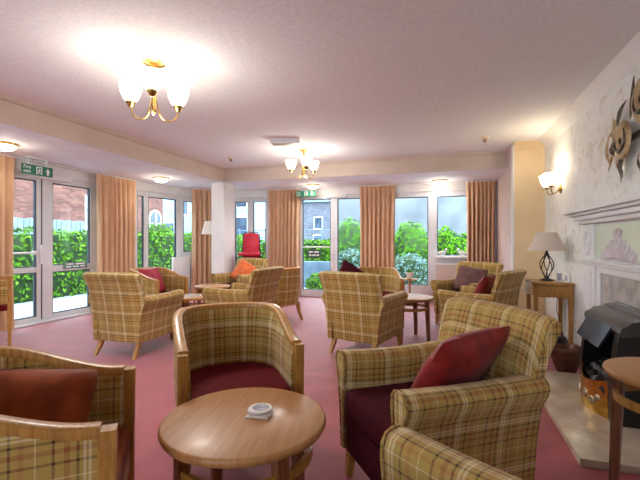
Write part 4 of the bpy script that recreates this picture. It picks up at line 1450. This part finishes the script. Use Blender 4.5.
def hedge(x0, x1, y0, y1, h, label, seed, count):
    t = thing('hedge', label, 'hedge', ((x0 + x1) / 2, (y0 + y1) / 2, GZ))
    wx = (x1 - x0) / 2; wy = (y1 - y0) / 2
    bm = new_bm(); box(bm, -wx + .08, wx - .08, -wy + .08, wy - .08, 0, h - .08, .05); obj('inner_branches', bm, M_core, t)
    def smp(rnd):
        a_side = wy * h; a_top = wx * wy * 2; a_end = wx * h
        r = rnd.uniform(0, 2 * a_side + a_top + 2 * a_end)
        j = lambda: rnd.uniform(-.07, .05)
        if r < 2 * a_side:
            s = 1 if r < a_side else -1
            p = Vector((s * (wx + j()), rnd.uniform(-wy, wy), rnd.uniform(0, h))); n = Vector((s, 0, .2))
        elif r < 2 * a_side + a_top:
            p = Vector((rnd.uniform(-wx, wx), rnd.uniform(-wy, wy), h + j())); n = Vector((0, 0, 1))
        else:
            s = 1 if rnd.random() < .5 else -1
            p = Vector((rnd.uniform(-wx, wx), s * (wy + j()), rnd.uniform(0, h))); n = Vector((0, s, .2))
        p.z += .04 * sin(p.y * 3.1 + seed) if p.z > h * .9 else 0
        return p, n
    leafy('foliage', t, smp, count, .11, M_leafdark, seed)
hedge(-9.5, -8.55, 1.5, 17.0, 1.55, 'long clipped green hedge outside the garden doors', 3, 11000)
hedge(-6.2, -3.5, 12.6, 13.4, 1.32, 'low green hedge outside the far exit door', 4, 3500)
hedge(-7.6, -6.2, 10.2, 11.0, .85, 'short green hedge outside beside the red stacked chairs', 5, 2000)
bush(-.92, 12.0, .56, .92, .86, 'bright round bush outside, left in the far right window pair', M_leaf, 11)
bush(.06, 12.9, .47, .86, .78, 'bright round bush outside, seen through the pane with bird ornaments', M_leaf, 12)
bush(.52, 11.8, .36, .70, .72, 'smallest bright bush outside next to the far right curtain', M_leaf, 13, 1200)
bush(-2.75, 12.0, .72, 1.0, .88, 'big bright bush outside right of the far exit door frame', M_leaf, 14, 2200)
bush(-.85, 10.1, .55, .52, .38, 'silver-green bush low outside, beneath the round bush', M_leafsilver, 15, 1500, .07, 'silver_bush')
bush(-2.30, 10.1, .50, .50, .50, 'silver-green bush low outside, behind the maroon cushion corner', M_leafsilver, 16, 1500, .07, 'silver_bush')
bush(-2.95, 9.5, .36, .30, .12, 'small dark shrub at the foot of the far exit door', M_leafdark, 17, 900, .07, 'low_shrub')
bush(-11.9, 14.6, .9, 1.0, 1.0, 'green shrub rising behind the long hedge', M_leafdark, 18, 1400, .12, 'tall_shrub')

# grey rendered wall behind the round bushes
bm = new_bm(); box(bm, -4.15, 6.0, 15, 15.3, GZ, 3.5); gw = obj('rendered_wall', bm, M_grey, smooth=False); tag(gw, 'tall grey rendered building wall behind the round bushes', 'building')
# raised bed edge outside the far door
bm = new_bm(); box(bm, -4.2, -1.4, 10.75, 10.95, GZ, .62, .02); tag(obj('garden_wall', bm, M_slate), 'low blue-grey garden wall outside the far exit door', 'garden wall')

# fence behind the hedge
fe = thing('fence', 'pale blue board fence behind the long hedge', 'fence', (-10.5, 5.4, GZ))
bm = new_bm()
for k in range(52):
    y_ = -3.9 + k * .155
    box(bm, -.012, .012, y_, y_ + .14, .05, 1.92 + .015 * sin(k * 3.7))
obj('boards', bm, M_fence, fe, smooth=False)
for k in range(5):
    bm = new_bm(); box(bm, -.13, -.03, -3.9 + k * 1.97, -3.8 + k * 1.97, 0, 1.9); obj('post', bm, M_fence, fe, smooth=False)

# brick building, with arched and square windows
bb = thing('brick_building', 'red brick building behind the fence with an arched window', 'building', (-14, 9, GZ))
bm = new_bm(); box(bm, -6, 0, -16, 8.5, 0, 5.0); obj('wall', bm, M_brick, bb, smooth=False)
bm = new_bm(); prism(bm, [(-6.3, -16.3), (.3, -16.3), (.3, 8.7), (-6.3, 8.7)], 5.0, 5.25); obj('roof', bm, M_slate, bb, smooth=False)
def arched_window(y_, z_, w, h):
    o = [(-w / 2, 0), (w / 2, 0), (w / 2, h - w / 2)] + [(w / 2 * cos(a * pi / 10), h - w / 2 + w / 2 * sin(a * pi / 10)) for a in range(1, 10)] + [(-w / 2, h - w / 2)]
    M = Matrix(((0, 0, 1, 0), (1, 0, 0, y_), (0, 1, 0, z_), (0, 0, 0, 1)))
    bm = new_bm(); prism(bm, [(a * 1.22, b * 1.06 if b > 0 else -.06) for a, b in o], -.02, .03, 0, 1, M); f = obj('window', bm, M_white, bb, smooth=False)
    bm = new_bm(); prism(bm, o, .03, .05, 0, 1, M); obj('window_pane', bm, M_darkglass, f, smooth=False)
    bm = new_bm(); box(bm, .05, .08, y_ - w / 2, y_ + w / 2, z_ + h * .45, z_ + h * .5); box(bm, .05, .08, y_ - .03, y_ + .03, z_, z_ + h * .95); obj('glazing_bar', bm, M_white, f, smooth=False)
    bm = new_bm(); box(bm, 0, .14, y_ - w * .75, y_ + w * .75, z_ - .22, z_ - .08); obj('window_ledge', bm, M_white, f, smooth=False)
arched_window(7.9, 1.62, .72, 1.2)
for (a, z) in ((4.3, 1.6),):
    bm = new_bm(); box(bm, -.02, .05, a - .55, a + .55, z, z + 1.6); f = obj('window', bm, M_white, bb, smooth=False)
    bm = new_bm(); box(bm, .05, .065, a - .47, a - .03, z + .08, z + 1.5); box(bm, .05, .065, a + .03, a + .47, z + .08, z + 1.5); obj('window_pane', bm, M_darkglass, f, smooth=False)

wh = thing('white_house', 'white rendered house seen through the corner windows', 'building', (-15.5, 24, GZ))
bm = new_bm(); box(bm, -7, 3.5, 0, 3, 0, 5.2); obj('wall', bm, M_whitehouse, wh, smooth=False)
bm = new_bm(); prism(bm, [(-.4, 5.2), (3.4, 5.2), (1.5, 6.6)], -7.3, 3.8, 0, 1, Matrix(((0, 0, 1, 0), (1, 0, 0, 0), (0, 1, 0, 0), (0, 0, 0, 1)))); obj('roof', bm, M_slate, wh, smooth=False)
for (a, z, w_, h_) in ((-3.2, 1.0, .9, 1.6), (-2.0, 3.2, .8, 1.2), (.4, 1.0, .8, 1.6), (2.5, .9, 1.0, 2.0), (2.5, 3.6, .9, 1.2), (.4, 3.6, .9, 1.2), (-4.6, 3.6, .9, 1.2)):
    bm = new_bm(); box(bm, a - w_ / 2 - .1, a + w_ / 2 + .1, -.05, .02, z - .1, z + h_ + .1); f = obj('window', bm, M_white, wh, smooth=False)
    bm = new_bm(); box(bm, a - w_ / 2, a + w_ / 2, -.07, -.05, z, z + h_); obj('window_pane', bm, M_darkglass, f, smooth=False)

# terrace across the road
te = thing('terraced_houses', 'row of grey-blue terraced houses far outside the exit door', 'building', (-16, 42, GZ))
bm = new_bm(); box(bm, -12, 12, 0, 8, 0, 5.6); obj('wall', bm, M_brickgrey, te, smooth=False)
bm = new_bm(); prism(bm, [(-.4, 5.6), (8.4, 5.6), (4, 9.0)], -12.2, 12.2, 0, 1, Matrix(((0, 0, 1, 0), (1, 0, 0, 0), (0, 1, 0, 0), (0, 0, 0, 1)))); obj('roof', bm, M_slate, te, smooth=False)
for k in range(10):
    a = -11 + k * 2.3
    bm = new_bm(); box(bm, a - .5, a + .5, -.06, .02, 2.6, 4.0); f = obj('window', bm, M_white, te, smooth=False)
    bm = new_bm(); box(bm, a - .42, a + .42, -.08, -.06, 2.68, 3.92); obj('window_pane', bm, M_darkglass, f, smooth=False)
    bm = new_bm(); box(bm, a - .6, a + .4, -.06, .02, .3, 2.0); f = obj('window', bm, M_white, te, smooth=False)
    bm = new_bm(); box(bm, a - .52, a + .32, -.08, -.06, .4, 1.92); obj('window_pane', bm, M_darkglass, f, smooth=False)
for k in range(4):
    bm = new_bm(); box(bm, -9 + k * 5.5, -8.2 + k * 5.5, 3.4, 4.4, 8.0, 9.9); obj('chimney', bm, M_brickgrey, te, smooth=False)
# blue railing and white post by the road
ra = thing('railing', 'blue-grey railing beyond the low hedge outside the far door', 'railing', (-8.5, 20, GZ))
bm = new_bm()
for z in (.5, 1.0, 1.5, 1.9): tube(bm, [(-4, 0, z), (4, 0, z)], .035, 6)
obj('rail', bm, M_slate, ra)
for k in range(6):
    bm = new_bm(); tube(bm, [(-4 + k * 1.6, 0, 0), (-4 + k * 1.6, 0, 2.0)], .05, 6); obj('post', bm, M_slate, ra)
po = thing('signpost', 'white post standing by the road outside the far exit door', 'post', (-7.3, 18.5, GZ))
bm = new_bm(); box(bm, -.11, .11, -.06, .06, 0, 2.6, .02); obj('post', bm, M_white, po)
